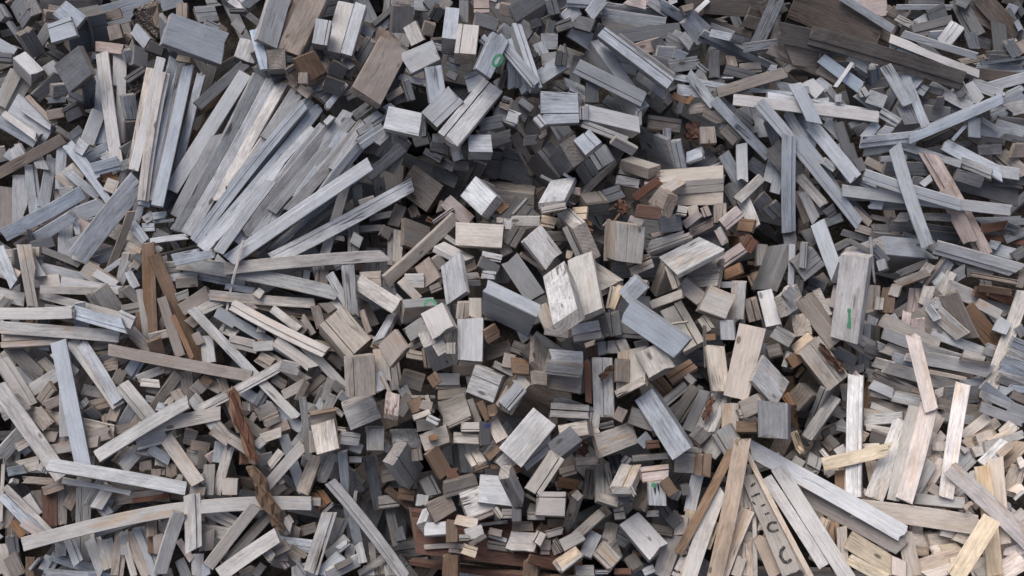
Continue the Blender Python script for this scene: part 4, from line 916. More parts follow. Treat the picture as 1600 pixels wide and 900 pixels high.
M -1300 2062 417 4 39 -57 102 31 8|short silver-grey upright strip, second nearest left of the long curved strip
M -922 2662 958 46 9 -7 200 30 9|thin pale splinter standing almost upright below the fan of strips
E -994 2633 964 56 -4 2 69 30 8|short dark grey strip lying level, nearest one above right of the orange-brown strip
S -1108 3036 1268 -34 37 -95 487 41 15|long silver-grey upright strip, nearest one below left of the large knotty block
S 1199 3057 1299 62 20 -28 69 32 8|short silver-grey strip leaning left, nearest one left of the long raking strip
'''
LATHS = '''
w 893 2083 641 48 14 -28 478 49 8|longest whitish lath sloping down to the right across the lower right corner
b 610 2033 622 -1 59 -108 424 46 9|long light brown upright lath, nearest one above left of the lath with black marks
s 852 2016 580 36 33 -53 364 43 6|long pale grey lath leaning left, nearest one below left of the longest white lath
g 729 2001 590 31 39 -62 302 53 10 0 1|grey lath lettered with curved black spray-paint marks, between thin laths
t 1147 2034 587 46 6 -5 352 56 7|long beige lath lying level, nearest one above left of the cream slanting lath
p 1356 2053 612 57 34 -28 325 49 10|long pinkish lath sloping down right across the other laths in the corner
p 1162 2172 707 7 38 -114 293 49 9|long pinkish upright lath, nearest one below left of the white upright lath
w 1273 2196 727 9 39 -107 339 41 8|smooth white upright lath standing among pinkish laths at the right
c 1282 1938 567 -10 29 -134 206 50 7|cream lath slanting up to the right in the lower right corner
s 544 2003 554 -7 52 -120 282 46 6|long pale grey upright lath, nearest one right of the white knotted block
s 1097 2190 658 0 39 -121 251 54 7|pale grey upright lath, nearest one right of the cream cross lath
w 803 2026 576 33 34 -51 291 32 7|long whitish lath leaning left, nearest one right of the lath with black marks
p 1187 2335 868 30 40 -77 231 39 8|pinkish lath standing steeply at the right over stacked grey strips
n 546 2051 633 -16 52 -134 343 26 5|long brown lath leaning right, nearest one right of the block with the green blot
c 1013 1952 526 54 30 -13 171 53 8|cream lath leaning left, nearest one below right of the longest white lath
c 1363 2041 556 25 41 -87 318 42 7|long cream upright lath, nearest one below the pinkish crossing lath
c 995 2182 674 41 -19 0 191 38 8|short cream lath with a broken end laid across the whitish upright strip
g 1134 2186 686 7 38 -112 283 35 7|long greyish beige upright lath, nearest one right of the cream cross lath
t 1400 2088 593 26 46 -86 245 44 6|long beige upright lath, nearest one above right of the pinkish crossing lath
t 631 1990 520 -10 54 -125 220 42 8|beige upright lath, nearest one left of the lath with black marks
t 745 2015 628 35 38 -56 395 15 5|long beige lath leaning left, nearest one above right of the lath with black marks
g 1114 1950 533 23 39 -80 128 43 5|greyish beige upright lath, nearest one left of the cream slanting lath
b 721 1957 514 30 44 -58 125 40 6|light brown lath leaning left, nearest one below the lath with black marks
b 1197 1933 512 28 -13 11 136 49 8|light brown lath lying level, nearest one left of the cream slanting lath
p 1416 1951 467 23 -36 14 93 55 10|short pinkish lath leaning right, nearest one below right of the cream slanting lath
c 1000 1927 491 45 25 -16 126 33 6|cream lath leaning left, nearest one below right of the lath with black marks
w 519 2089 629 -8 61 -111 122 35 6|whitish upright lath, nearest one right of the block with the green blot
t 1464 2155 606 -3 59 -123 102 46 9|short beige upright lath, nearest one above right of the pinkish crossing lath
t 677 1969 484 12 52 -94 100 42 7|short beige upright lath, nearest one below left of the lath with black marks
t 1396 2329 647 -30 29 -155 110 31 5|short beige lath leaning right, nearest one above right of the white upright lath
w 1407 2202 667 14 -23 36 105 40 8|short whitish lath leaning right, nearest one right of the white upright lath
p 1085 1921 506 19 44 -94 48 38 6|short pinkish upright lath, nearest one left of the cream slanting lath
t 688 1988 531 13 51 -88 190 12 5|beige upright lath, nearest one below left of the lath with black marks
p 501 1984 491 -21 52 -133 159 25 5 0 1|pinkish lath leaning right, nearest one below right of the white knotted block
t 1202 1903 516 25 -18 8 101 29 5|short beige lath lying level, nearest one below right of the longest white lath
t 646 1951 471 -10 57 -120 60 28 5|short beige upright lath, second nearest below left of the lath with black marks
t 483 2031 562 2 57 -103 66 35 7|short beige upright lath, nearest one below right of the block with the green blot
t 658 2092 629 8 43 -93 99 47 8|short beige upright lath, nearest one above left of the lath with black marks
t 1399 1987 446 22 -8 16 176 51 6|beige lath lying level, nearest one below right of the cream slanting lath
p 1438 1993 485 30 -27 6 61 30 5|short pinkish lath lying level, nearest one right of the cream slanting lath
p 1256 2301 692 -10 55 -135 60 40 5|short pinkish lath leaning right, nearest one above left of the white upright lath
t 1490 2314 652 -28 42 -158 50 36 7|short beige lath leaning right, second nearest right of the white upright lath
t 1450 2345 627 -23 19 -150 78 31 5|short beige lath leaning right, nearest one right of the white upright lath
t 667 1988 481 -5 55 -112 135 47 10|beige upright lath, second nearest below left of the lath with black marks
t 780 1993 543 38 40 -52 238 21 5|beige lath leaning left, nearest one below right of the lath with black marks
t 1348 1948 446 32 -19 0 44 30 5|short beige lath lying level, nearest one below the cream slanting lath
t 678 2089 646 14 43 -88 134 14 5|beige upright lath, nearest one above left of the lath with black marks
b 884 2018 578 -3 51 -119 29 28 5|short light brown upright lath, nearest one below the longest white lath
t 1474 2172 662 26 -19 18 21 30 6|short beige lath leaning right, nearest one above right of the pinkish crossing lath
t 1423 2025 499 61 52 -38 57 56 9|short beige lath leaning left, nearest one right of the cream slanting lath
c 570 2009 537 -9 55 -122 84 19 5|short cream upright lath, nearest one left of the lath with black marks
p 1233 2254 646 -14 49 -128 89 40 5|short pinkish lath leaning right, nearest one left of the white upright lath
c 509 2043 569 6 57 -99 47 32 7|short cream upright lath, nearest one below right of the block with the green blot
t 691 2039 539 -15 57 -130 105 42 7|short beige lath leaning right, nearest one left of the lath with black marks
t 723 2012 571 6 47 -105 27 51 6|short beige upright lath, nearest one left of the lath with black marks
t 1241 1925 526 30 -13 10 32 29 5|short beige lath lying level, nearest one below left of the cream slanting lath
'''
BOARDS = '''
U 1183 3158 1456 67 12 -13 500 59 10|long narrow dark board sloping down to the right below the wide dark board
U 1066 3360 1501 63 18 -13 306 116 18|wide dark grey board with weathered grain at the top right
B -993 2425 821 47 8 -7 435 35 10|narrow grey-brown board sloping gently right across the left side
B 963 2032 575 46 11 -30 310 48 10|long grey-brown board leaning left, nearest one below right of the longest white lath
M 1514 2526 798 1 34 -120 386 42 10|long silver-grey upright board, nearest one right of the pinkish steep lath
B 770 3156 1371 53 -13 11 236 36 10|grey-brown board lying level, nearest one above left of the long diagonal strip
D 1510 2932 1111 59 16 -3 232 55 10|dark grey board lying level, nearest one right of the long level strip
U 933 3219 1493 67 15 3 190 64 10|dark brown-grey board lying level, nearest one below left of the wide dark board
U 1593 3351 1510 -60 -34 145 173 58 10|dark brown-grey board leaning left, nearest one above right of the long raking strip
U 737 3390 1527 65 5 -2 213 65 10|dark brown-grey board lying level, nearest one left of the wide dark board
N 1458 2585 823 58 39 -31 162 58 10|brown board leaning left, nearest one above right of the pinkish steep lath
B 943 3220 1432 73 15 12 132 64 10|short grey-brown board lying level, nearest one below left of the wide dark board
B -1592 2850 1084 -26 37 -81 155 49 10|grey-brown upright board, nearest one below left of the brown strip at left edge
D 47 3354 1545 54 -14 37 122 58 10|short dark grey board leaning right, nearest above right of the block with the green ring
S 1157 3342 1524 71 26 -19 199 26 10|silver-grey board leaning left, nearest one right of the wide dark board
E 1145 2410 750 52 19 -17 137 45 10|dark grey board leaning left, nearest one left of the pinkish steep lath
B -608 2581 877 47 12 -3 356 29 10|long grey-brown board lying level, nearest one above left of the large beige tilted block
D 872 2999 1171 53 29 -46 124 63 10|short dark grey board leaning left, nearest one above the upright grey strip
U 1558 3203 1361 68 0 -12 198 57 10|dark brown-grey board lying level, nearest one above right of the long raking strip
D 1440 2915 1161 62 14 -8 91 38 10|short dark grey board lying level, nearest one above right of the long level strip
R 113 1927 508 39 32 9 163 27 10|reddish-brown board lying level, nearest one right of the pallet
U 802 3360 1495 73 15 -1 84 65 10|short dark brown-grey board lying level, nearest one left of the wide dark board
P 1180 3393 1526 58 -10 6 106 84 13|short pinkish board lying level, nearest one right of the wide dark board
D 1370 2409 707 44 11 15 137 52 10|short dark grey board lying level, nearest one above the white upright lath
U 712 3384 1459 68 9 -24 180 22 10|dark brown-grey board lying level, nearest one above right of the long upper beam
D -1477 3460 1502 72 11 26 196 53 10|dark grey board lying level, nearest one left of the large knotty block
P -1299 3245 1448 60 3 -9 92 33 10|short pinkish board lying level, nearest one left of the large knotty block
R 214 2258 904 -5 -41 92 126 18 10|reddish-brown upright board, nearest one below left of the long sloping block
M -1275 2668 956 42 34 -14 113 52 10|short silver-grey board leaning left, nearest one left of the brown upright strip
D 617 3051 1130 44 -27 29 109 52 10|short dark grey board leaning right, nearest one left of the upright grey strip
B 1557 3376 1499 68 19 -26 110 58 10|short grey-brown board leaning left, nearest one above right of the long dark board
B 1244 3375 1472 73 26 -15 63 101 15|short grey-brown board leaning left, nearest one above the long dark board
B 1022 3199 1378 62 19 -24 75 32 10|short grey-brown board leaning left, nearest one below the wide dark board
B -1354 3383 1488 69 -14 7 135 34 10|grey-brown board lying level, nearest one left of the large knotty block
U 854 3372 1532 51 -10 32 96 65 10|short dark brown-grey board leaning right, nearest one left of the wide dark board
E -777 2300 677 35 28 -26 109 29 10|short dark grey board leaning left, nearest one right of the upper dark bark piece
U 635 3424 1534 57 -22 23 125 82 13|short dark brown-grey board leaning right, nearest one above right of the long upper beam
U 943 3383 1479 69 21 -15 71 72 11|short dark brown-grey board leaning left, nearest one left of the wide dark board
U 1662 3430 1543 -70 -14 166 66 59 10|short dark brown-grey board lying level, nearest one above right of the long raking strip
'''
CHUNKS = '''
R -792 2272 714 -17 32 -63 266 32 17|dark reddish-brown splintered bark piece, upper one of the two above the curved strip
N -718 2129 555 42 57 -48 230 38 17|dark brown splintered bark piece lying across the long curved strip
B -1194 3378 1472 -103 30 123 266 118 66|grey-brown bark chunk leaning left, nearest one above left of the large knotty block
R 591 3120 1216 0 -52 90 73 47 35|small reddish-brown upright bark chunk, nearest one below right of the long upper beam
R 344 2821 1115 45 -40 32 45 45 34|small reddish-brown squarish bark chunk, nearest one above the ribbed square block
B -1206 3174 1353 51 -42 37 95 42 31|small grey-brown bark chunk leaning right, nearest one below left of the large knotty block
R 201 2151 740 19 -49 66 51 27 25|small reddish-brown upright bark chunk, nearest one above left of the block with the green blot
B 691 3098 1141 50 30 -24 60 40 30|small grey-brown bark chunk leaning left, nearest one above left of the upright grey strip
B -308 3161 1363 -43 -34 153 90 18 25|small grey-brown bark chunk leaning left, nearest one right of the big brown tilted block
T -521 3163 1390 12 -51 75 35 31 25|small beige squarish bark chunk, nearest one left of the big brown tilted block
'''
MORE_BLOCKS = '''
G -1681 3388 1503 -39 -48 136 50 34 26
B -1514 3371 1500 86 22 39 52 38 29
D -1508 3291 1430 66 38 12 32 19 25
G -1624 3330 1456 -48 -49 144 91 14 25
S -1578 3397 1530 -37 -58 141 70 37 28
S -1669 3319 1404 -17 -35 -106 109 27 40
S -1658 3280 1432 -41 -31 171 77 38 28
D -1652 3247 1412 -48 -8 -176 56 32 25
D -1373 3308 1474 -25 84 -76 112 10 25
G -1098 3219 1511 83 64 122 116 64 14
B -1081 3372 1518 -1 -53 90 47 37 18
S -977 3320 1494 61 35 21 50 17 17
W -890 3398 1530 -18 -24 154 72 57 21
D -896 3357 1525 -51 -1 -179 52 13 25
G -888 3316 1490 -44 -37 152 43 29 28
D -824 3223 1425 -47 -70 164 46 23 25
S -1239 3224 1432 -12 -83 138 40 27 25
D -1386 3261 1403 -49 -22 180 66 17 25
D -1349 3249 1414 49 11 0 30 24 25
S -1493 3233 1376 -42 -44 142 47 45 34
D -1469 3142 1312 48 -1 8 60 20 25
G -1409 3142 1325 -61 -32 179 51 35 26
B -1458 3080 1298 53 5 35 50 32 17
T -1636 3011 1193 -28 -73 136 49 35 17
O -1269 2921 1158 -47 -5 -172 53 31 17
O -1133 2806 1090 47 -33 65 45 17 25
S -1089 2788 1105 48 5 25 43 23 17
B -1252 2380 694 -48 0 -155 80 35 26
B -1208 2330 678 16 -60 84 30 27 25
E -1166 2489 869 47 -19 20 23 11 25
M -1487 2205 544 154 39 158 25 15 19
S -1403 2028 385 -35 33 -140 48 10 25
G -1173 2116 449 60 11 35 137 25 17
T -962 2283 581 -55 -10 176 41 30 25
R -800 2255 612 24 -35 95 67 24 25
G -852 3393 1548 68 -24 32 72 31 25
K -627 3214 1446 10 -51 79 41 41 20
G -468 3282 1485 -45 -27 165 42 31 25
D -407 3325 1528 49 -29 29 114 18 25
G -243 3225 1460 -51 -11 171 45 21 25
S -296 3388 1533 62 8 -2 53 41 31
D -260 3368 1552 42 -34 35 50 40 30
G -220 3375 1537 -48 31 94 69 44 36
G -191 3202 1413 74 23 1 44 38 29
D -190 3147 1399 50 20 -19 34 25 25
S -62 3386 1554 55 13 -15 33 19 25
B -16 3357 1530 76 12 0 53 39 29
S -12 3336 1459 75 36 -2 65 39 29
S -87 3241 1472 -42 -33 148 33 29 25
G -314 3152 1379 -52 -11 171 97 21 25
D -359 3107 1352 -24 -63 130 49 48 36
B -372 3089 1364 60 -23 21 59 23 25
K -432 3022 1365 66 38 -4 90 16 24
K -690 3101 1445 69 -18 30 40 21 25
B -645 3056 1436 0 -51 90 35 30 24
D -605 3091 1386 52 -16 -1 43 26 17
D -505 3097 1362 59 -23 12 46 31 25
G -287 3085 1255 -3 -56 89 71 26 25
G -350 2951 1299 81 7 23 52 52 16
S -239 3062 1213 11 -66 88 41 36 27
G -16 3101 1339 67 19 -2 32 17 25
B -14 3090 1315 53 15 -18 55 20 25
K -29 3131 1397 45 -61 48 57 16 25
D -291 3059 1209 55 -11 6 48 27 25
D -254 3021 1180 48 23 -18 64 24 25
K -164 2985 1166 65 8 2 51 32 25
D -100 2988 1177 64 20 -7 44 9 25
D -74 2910 1142 59 26 -9 45 11 25
W -176 2988 1209 -21 -72 134 43 33 17
M -459 2877 1100 62 -6 21 53 23 25
H -417 2895 1031 51 -8 7 83 22 25
E -446 2814 1038 35 0 6 75 21 15
E -397 2801 1034 45 -37 63 39 35 17
E -532 2741 1054 57 16 5 30 15 25
E -246 2752 1003 57 -2 11 35 24 25
R -263 2874 1030 48 22 -15 23 16 25
O -34 2815 1119 31 -23 39 38 36 17
P -217 2844 1069 53 -25 26 80 11 25
W -19 2757 1095 19 -43 90 35 34 17
M -37 2755 1112 1 33 93 25 20 15
M -189 2752 1039 47 29 -21 42 15 25
T -226 2676 1010 71 49 -10 44 40 17
B -119 2587 1025 54 -3 7 41 19 25
K -114 2564 1015 52 1 1 43 19 25
W -61 2640 1056 -51 -9 173 60 24 25
T -25 2706 1050 -27 -47 126 60 37 28
S -69 2578 1035 53 6 -2 43 24 25
E -581 2637 981 23 -45 83 44 39 29
H -542 2470 845 -52 -9 173 105 24 25
B -230 2580 984 48 -17 16 36 24 25
E -338 2596 875 -53 26 99 110 58 20
D -294 2528 920 49 -5 13 68 49 37
T -265 2451 885 -16 -30 4 102 32 15
T -287 2424 853 46 15 1 53 27 25
T -418 2459 894 27 41 110 25 20 10
N -394 2383 918 39 33 -15 33 16 25
B -64 2463 974 49 8 -3 33 32 25
H -23 2305 906 -41 -18 160 67 20 25
B -9 2312 930 12 -45 72 42 34 26
B -254 2407 857 -1 -45 103 64 19 25
M -205 2356 940 43 -18 25 37 36 27
T -175 2342 952 7 -47 90 32 27 25
B -127 2458 787 45 3 4 73 17 26
H -192 2387 757 43 5 5 77 14 26
N -224 2310 860 -24 -37 134 36 33 25
S -382 2294 865 -16 -41 127 53 41 30
B -359 2275 871 -15 -41 127 59 10 24
M -316 2333 788 -15 -40 126 34 31 25
M -260 2305 795 42 7 7 70 9 25
T -239 2278 792 -10 -37 114 56 15 25
N -278 2276 789 -16 -36 124 42 41 31
B -248 2261 803 42 18 -4 34 28 25
T -259 2231 794 37 -8 21 53 17 25
T -116 2333 709 -12 -39 119 76 26 26
N -80 2222 820 -18 -36 124 59 20 25
T -162 2280 714 36 -11 22 87 14 26
T -251 2253 736 53 0 13 56 33 25
M -225 2208 799 -43 -19 162 39 20 25
T -108 2201 776 40 4 4 77 27 25
T -10 2240 841 38 -22 59 66 57 18
N -55 2204 839 -5 -41 103 34 27 25
T -513 2318 719 33 37 -19 30 15 25
B -556 2298 742 37 3 18 80 12 25
T -525 2278 693 39 19 8 67 12 25
M -413 2313 655 40 12 12 53 19 25
H -587 2163 503 -53 -6 177 36 22 25
G -549 2151 485 43 -26 36 47 8 25
P -669 2025 382 -4 -28 133 25 16 25
M -503 2078 400 26 -9 39 40 21 25
W -468 2268 624 34 34 4 41 30 17
M -471 2255 584 33 11 10 38 19 17
O -226 2188 746 39 1 16 23 17 25
T -381 2283 489 62 5 22 46 41 17
B -281 2233 632 -9 -53 102 36 33 25
H -294 2256 459 23 -30 54 28 18 25
R -172 2144 643 34 1 10 42 29 25
N -87 2126 689 33 -8 18 43 11 25
N -51 2154 725 29 -20 38 55 23 25
N -51 2139 680 40 3 3 27 14 25
W -8 2144 699 47 -16 48 70 57 18
W -269 2171 495 16 -34 82 35 34 25
W -242 2060 542 -34 4 77 64 36 40
B -205 2077 577 -25 -20 13 70 21 55
B -85 2030 592 31 -5 24 84 17 24
T -57 2052 536 36 3 10 88 9 25
T -39 2029 607 -14 -26 129 34 16 24
H -9 2021 615 39 1 1 40 26 24
E -96 1950 584 25 -10 33 53 15 24
H -134 1954 592 -33 -6 -175 27 17 24
W -40 2029 499 -31 -6 162 56 14 25
E -42 2013 484 42 10 -3 61 24 25
W 2 2014 499 6 -30 64 51 25 25
B -47 2027 526 33 5 -13 38 21 25
P -159 1991 501 36 11 0 37 28 24
C -117 1913 589 45 16 -10 42 27 24
D 40 3320 1475 -50 -22 160 59 53 40
K 76 3303 1505 56 -12 16 33 27 25
D 124 3300 1494 25 -56 73 46 27 17
B 573 3363 1532 59 -14 6 37 21 25
G 615 3209 1395 58 31 -25 40 15 25
S 697 3193 1366 50 -1 -2 36 6 25
S 475 3231 1115 37 -3 17 82 54 18
S 503 3093 1209 2 -54 90 52 26 25
G 174 3231 1444 44 66 -54 47 6 25
S 91 3248 1443 -25 -50 129 44 40 30
K 68 3226 1438 -49 -24 154 34 18 25
G 127 3221 1421 57 -5 9 68 40 30
K 156 3166 1449 15 -60 74 47 36 27
K 156 3135 1360 -50 -23 159 45 30 25
D 197 3119 1329 65 28 -13 60 29 25
D 341 3171 1274 39 19 -36 93 34 17
G 403 3078 1285 0 -53 90 46 23 25
G 221 2980 1357 -3 56 -89 44 30 24
D 45 3064 1338 46 28 -25 50 22 25
W 5 3035 1312 -53 -14 166 39 37 28
S 85 2948 1345 -25 -33 139 39 26 16
B 99 3049 1240 49 -20 17 34 21 25
G 182 2919 1162 57 26 -19 47 10 25
G 120 2931 1143 -52 -20 162 67 11 25
H 25 2810 1124 40 -37 33 66 11 25
T 393 3002 1134 -55 -11 175 96 39 29
O 219 2755 1101 -60 4 175 54 15 25
P 192 2873 1142 -53 -9 173 46 25 25
T 186 2826 1126 53 21 -16 22 6 25
M 123 2679 1205 51 -9 6 77 19 24
T 161 2783 1093 48 -22 17 58 32 25
C 111 2752 1107 -57 -7 170 47 35 26
C 209 2759 1131 -35 13 166 46 42 17
R 226 2730 1100 57 16 -19 48 6 25
T 294 2759 1096 42 -44 26 29 15 25
O 324 2776 1108 40 -40 37 28 6 25
P 380 2759 1102 61 12 -21 45 26 25
P 452 2766 1050 50 -14 4 40 14 25
T 519 2765 1137 -48 -6 172 30 30 25
T 565 2822 1100 49 -14 3 33 32 25
P 606 2831 1093 -36 -47 123 33 26 25
R 723 2797 994 -1 -31 -75 84 44 51
R 737 2755 1021 37 -40 41 44 43 32
P 649 2756 1051 -44 -40 124 55 24 25
H 145 2783 1030 52 0 0 80 32 26
E 63 2630 1046 -49 -25 157 93 17 25
T 172 2633 1070 17 -50 68 26 20 25
B 300 2703 1062 -12 -42 86 115 34 26
D 356 2632 1038 56 -3 -10 82 16 25
H 371 2532 1027 37 -12 -33 59 46 17
T 480 2573 1032 -34 -43 116 71 27 25
H 626 2616 1053 -56 39 90 25 17 16
R 768 2830 840 55 -16 4 122 6 27
N 786 2852 870 48 3 -10 36 17 26
C 792 2805 837 -36 -50 130 56 39 29
S 672 2608 974 51 -6 -8 71 19 25
M 28 2434 950 -24 -44 123 87 35 27
T 128 2377 979 47 4 -9 72 22 25
T 294 2508 1004 10 -49 72 69 24 25
C 307 2492 1018 10 -58 47 72 22 17
T 579 2483 922 -38 -31 126 48 31 28
O 584 2424 922 44 -14 -9 28 19 25
T 490 2444 961 46 -15 -6 51 6 25
K 265 2388 994 -27 -40 106 61 19 17
N 238 2402 894 -30 -34 97 39 36 18
C 224 2350 963 50 -15 12 34 14 25
S 265 2393 907 -29 -38 97 38 27 17
M 297 2390 914 -9 -45 89 39 37 28
E 373 2364 947 51 -9 8 42 24 25
T 328 2360 921 -3 -27 115 79 31 17
B 18 2384 917 49 16 -13 40 35 26
E 60 2374 924 41 -25 25 56 38 29
K 38 2309 950 44 32 -30 37 9 25
T 28 2269 886 -33 -27 142 45 32 25
T 511 2296 875 -47 -23 137 32 19 25
G 526 2388 708 41 -28 27 124 17 26
B 305 2198 829 14 -37 55 38 30 25
T 675 2226 819 47 -12 15 68 25 24
D 570 2422 888 -16 -43 91 127 9 25
D 757 2449 841 -26 -47 123 54 26 25
B 121 2290 722 -5 -41 89 33 28 26
T 231 2189 815 17 -37 81 43 31 17
D 267 2181 805 49 -9 9 42 17 25
R 398 2149 761 49 -2 6 41 22 25
E 55 2085 608 46 26 -18 40 9 25
B 137 2188 544 -14 -36 113 28 15 26
H 205 2156 581 31 -44 51 25 21 26
N 178 2080 617 -17 -31 117 35 35 26
D 314 2031 663 46 -11 11 32 21 24
M 282 2145 646 -9 -46 106 67 24 25
G 327 2154 691 -35 41 -142 28 23 25
H 301 2009 726 50 3 0 57 19 24
M 330 1999 733 -25 -38 124 26 10 24
E 492 2090 639 -9 -47 106 31 23 25
K 443 2052 579 29 31 -51 48 28 25
T 57 2091 555 26 -44 60 32 20 25
D 13 2011 621 2 -42 90 35 27 24
T 68 2061 560 46 1 1 50 23 25
N 129 2064 524 45 2 2 56 27 25
N 87 2044 514 15 -21 53 34 31 25
T 123 2030 523 35 -7 14 52 22 25
T 309 2055 574 35 -15 -3 32 32 25
R 250 2074 468 30 -4 -13 38 20 26
H 130 1999 503 34 40 -46 43 10 25
T 283 1984 485 55 19 60 88 65 15
T 164 1910 538 20 -16 34 79 14 24
T 124 1896 546 39 36 -39 28 8 24
G 255 1922 483 46 2 2 41 9 24
D 356 2015 487 43 29 -41 128 7 25
N 364 2021 441 50 15 -11 29 9 25
R 317 1945 453 29 -12 -9 50 18 25
W 392 1964 436 35 -15 17 35 23 25
T 77 1997 537 10 -25 58 38 31 25
S 1556 3113 1348 50 -13 -3 29 14 25
S 1214 3130 1324 134 -72 -78 88 34 27
S 1127 3240 1374 -31 11 97 77 29 51
S 1122 3126 1350 52 44 -42 30 29 25
W 1008 3096 1279 -51 -28 159 44 30 25
S 851 3031 1154 -1 -51 90 28 26 25
S 998 2944 1193 -54 -31 161 47 25 25
S 1116 2992 1111 125 35 44 193 30 60
D 1317 2750 999 -41 -24 154 42 18 25
D 1024 2878 1024 -50 30 173 73 29 25
D 1051 2820 971 -51 23 -165 54 23 25
G 1127 2651 1016 -37 -37 103 36 28 24
D 900 2872 958 50 -13 -5 43 42 31
T 985 2635 863 -35 -34 104 53 31 25
M 983 2634 821 151 -67 -142 181 99 24
T 1244 2666 832 34 -45 -3 80 30 26
T 1181 2637 930 3 67 -121 35 30 25
C 881 2495 840 29 -45 12 69 27 25
T 841 2465 795 -1 -44 65 51 34 26
O 848 2449 810 -40 -43 141 36 34 26
N 876 2458 752 37 -36 37 38 9 25
E 990 2599 590 14 34 54 182 57 50
E 924 2480 640 21 28 54 142 38 73
O 830 2359 728 -45 -24 119 45 24 25
O 869 2379 594 -23 -37 85 30 29 25
C 861 2266 614 -28 -20 122 23 17 17
T 849 2228 597 -40 -9 146 37 34 25
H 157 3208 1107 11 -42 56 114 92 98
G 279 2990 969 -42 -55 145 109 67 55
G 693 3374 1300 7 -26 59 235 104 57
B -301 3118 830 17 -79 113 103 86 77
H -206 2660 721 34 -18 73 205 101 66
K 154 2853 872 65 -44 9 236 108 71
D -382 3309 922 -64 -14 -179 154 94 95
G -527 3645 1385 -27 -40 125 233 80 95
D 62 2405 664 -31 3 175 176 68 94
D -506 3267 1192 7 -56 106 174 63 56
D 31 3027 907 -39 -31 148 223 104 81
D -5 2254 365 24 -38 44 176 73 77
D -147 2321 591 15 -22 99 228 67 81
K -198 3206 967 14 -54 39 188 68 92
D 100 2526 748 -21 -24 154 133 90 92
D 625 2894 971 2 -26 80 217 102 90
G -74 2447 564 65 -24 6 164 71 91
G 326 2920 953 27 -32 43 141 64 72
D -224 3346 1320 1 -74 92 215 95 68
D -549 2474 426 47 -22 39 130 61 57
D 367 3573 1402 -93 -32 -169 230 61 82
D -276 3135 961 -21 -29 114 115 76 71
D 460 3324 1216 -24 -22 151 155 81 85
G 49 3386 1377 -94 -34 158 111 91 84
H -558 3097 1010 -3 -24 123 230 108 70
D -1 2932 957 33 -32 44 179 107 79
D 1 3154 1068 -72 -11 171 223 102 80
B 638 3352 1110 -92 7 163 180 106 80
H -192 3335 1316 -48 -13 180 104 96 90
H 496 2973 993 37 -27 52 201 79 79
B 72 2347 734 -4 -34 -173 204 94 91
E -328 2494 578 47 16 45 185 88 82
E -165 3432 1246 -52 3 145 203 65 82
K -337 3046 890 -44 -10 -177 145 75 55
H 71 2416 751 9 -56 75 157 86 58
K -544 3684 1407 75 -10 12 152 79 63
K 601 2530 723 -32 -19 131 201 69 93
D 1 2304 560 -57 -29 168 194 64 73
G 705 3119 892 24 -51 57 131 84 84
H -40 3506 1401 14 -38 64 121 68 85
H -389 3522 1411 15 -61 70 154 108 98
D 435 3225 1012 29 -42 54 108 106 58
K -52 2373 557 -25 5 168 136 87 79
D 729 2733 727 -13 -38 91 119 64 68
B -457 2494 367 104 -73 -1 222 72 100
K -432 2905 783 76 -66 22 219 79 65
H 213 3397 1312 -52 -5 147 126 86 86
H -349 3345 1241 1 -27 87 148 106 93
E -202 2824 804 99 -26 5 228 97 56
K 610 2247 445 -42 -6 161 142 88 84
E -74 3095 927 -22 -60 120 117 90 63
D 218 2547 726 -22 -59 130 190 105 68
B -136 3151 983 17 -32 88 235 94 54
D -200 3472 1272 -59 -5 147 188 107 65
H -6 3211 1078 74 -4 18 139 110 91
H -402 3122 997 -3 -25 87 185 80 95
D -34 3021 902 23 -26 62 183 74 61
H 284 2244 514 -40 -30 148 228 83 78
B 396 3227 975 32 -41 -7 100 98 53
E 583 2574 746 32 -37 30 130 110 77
H 19 2374 659 64 -15 13 177 85 83
D 333 2893 887 0 -33 79 228 92 89
E -53 2223 443 -44 18 153 203 68 83
D -545 2359 219 52 15 25 209 73 89
G -354 2440 285 -24 -53 147 132 89 80
B 47 3227 983 54 -24 39 223 102 61
G -457 2706 813 19 -16 17 204 104 82
H -475 2345 249 47 -50 58 233 76 98
E -331 2255 43 27 -35 23 167 106 60
K -299 3352 1010 -34 -5 -177 224 64 63
D 244 2802 930 67 -81 -1 199 84 66
D 62 2807 866 -36 -49 143 157 82 80
G 625 3035 905 -67 -46 141 233 88 75
K 67 3160 1068 -64 -43 128 198 66 80
H -236 3250 1015 64 -9 18 237 83 93
D 375 2893 981 -58 -53 124 165 109 82
D -264 2335 352 4 -23 108 112 96 95
D 715 3376 1322 100 2 21 145 77 90
D 480 2665 781 -14 -54 149 122 89 99
B -585 3309 1275 43 -26 53 191 106 72
D -22 2374 603 49 -12 32 133 91 74
D -3 2335 699 -12 -22 133 120 66 73
G 98 3315 1042 11 -24 24 233 79 52
D -426 2795 876 10 -41 81 152 106 76
K -72 3506 1427 0 -13 115 178 100 72
K 560 2524 654 -16 -38 131 191 87 86
H -81 3180 1031 56 -17 46 173 76 79
K -269 3292 1259 64 -14 38 196 103 78
D 318 3218 1028 53 -60 19 215 79 53
B 440 2480 618 -20 -54 116 225 63 78
D 65 3316 1215 73 -84 19 147 88 93
D -618 3595 1460 80 -13 2 118 88 63
K -12 2725 952 -13 -28 76 155 72 96
H 78 3220 1162 30 -72 38 197 100 80
E -351 2877 788 -64 -1 -178 187 76 51
H -461 3163 1017 28 -57 52 235 84 62
E -91 2750 821 14 -63 105 121 82 71
E -424 2404 121 -5 -46 115 160 102 83
H 133 3367 1210 -62 19 151 162 96 64
G 75 2626 876 -45 -35 137 102 88 51
H -343 3620 1394 65 -35 4 201 89 59
E -151 3574 1374 62 -28 45 115 75 89
E 501 2240 568 32 -17 47 190 93 58
H 636 2227 462 -22 1 160 218 106 53
E -168 2961 908 -82 -47 170 203 100 79
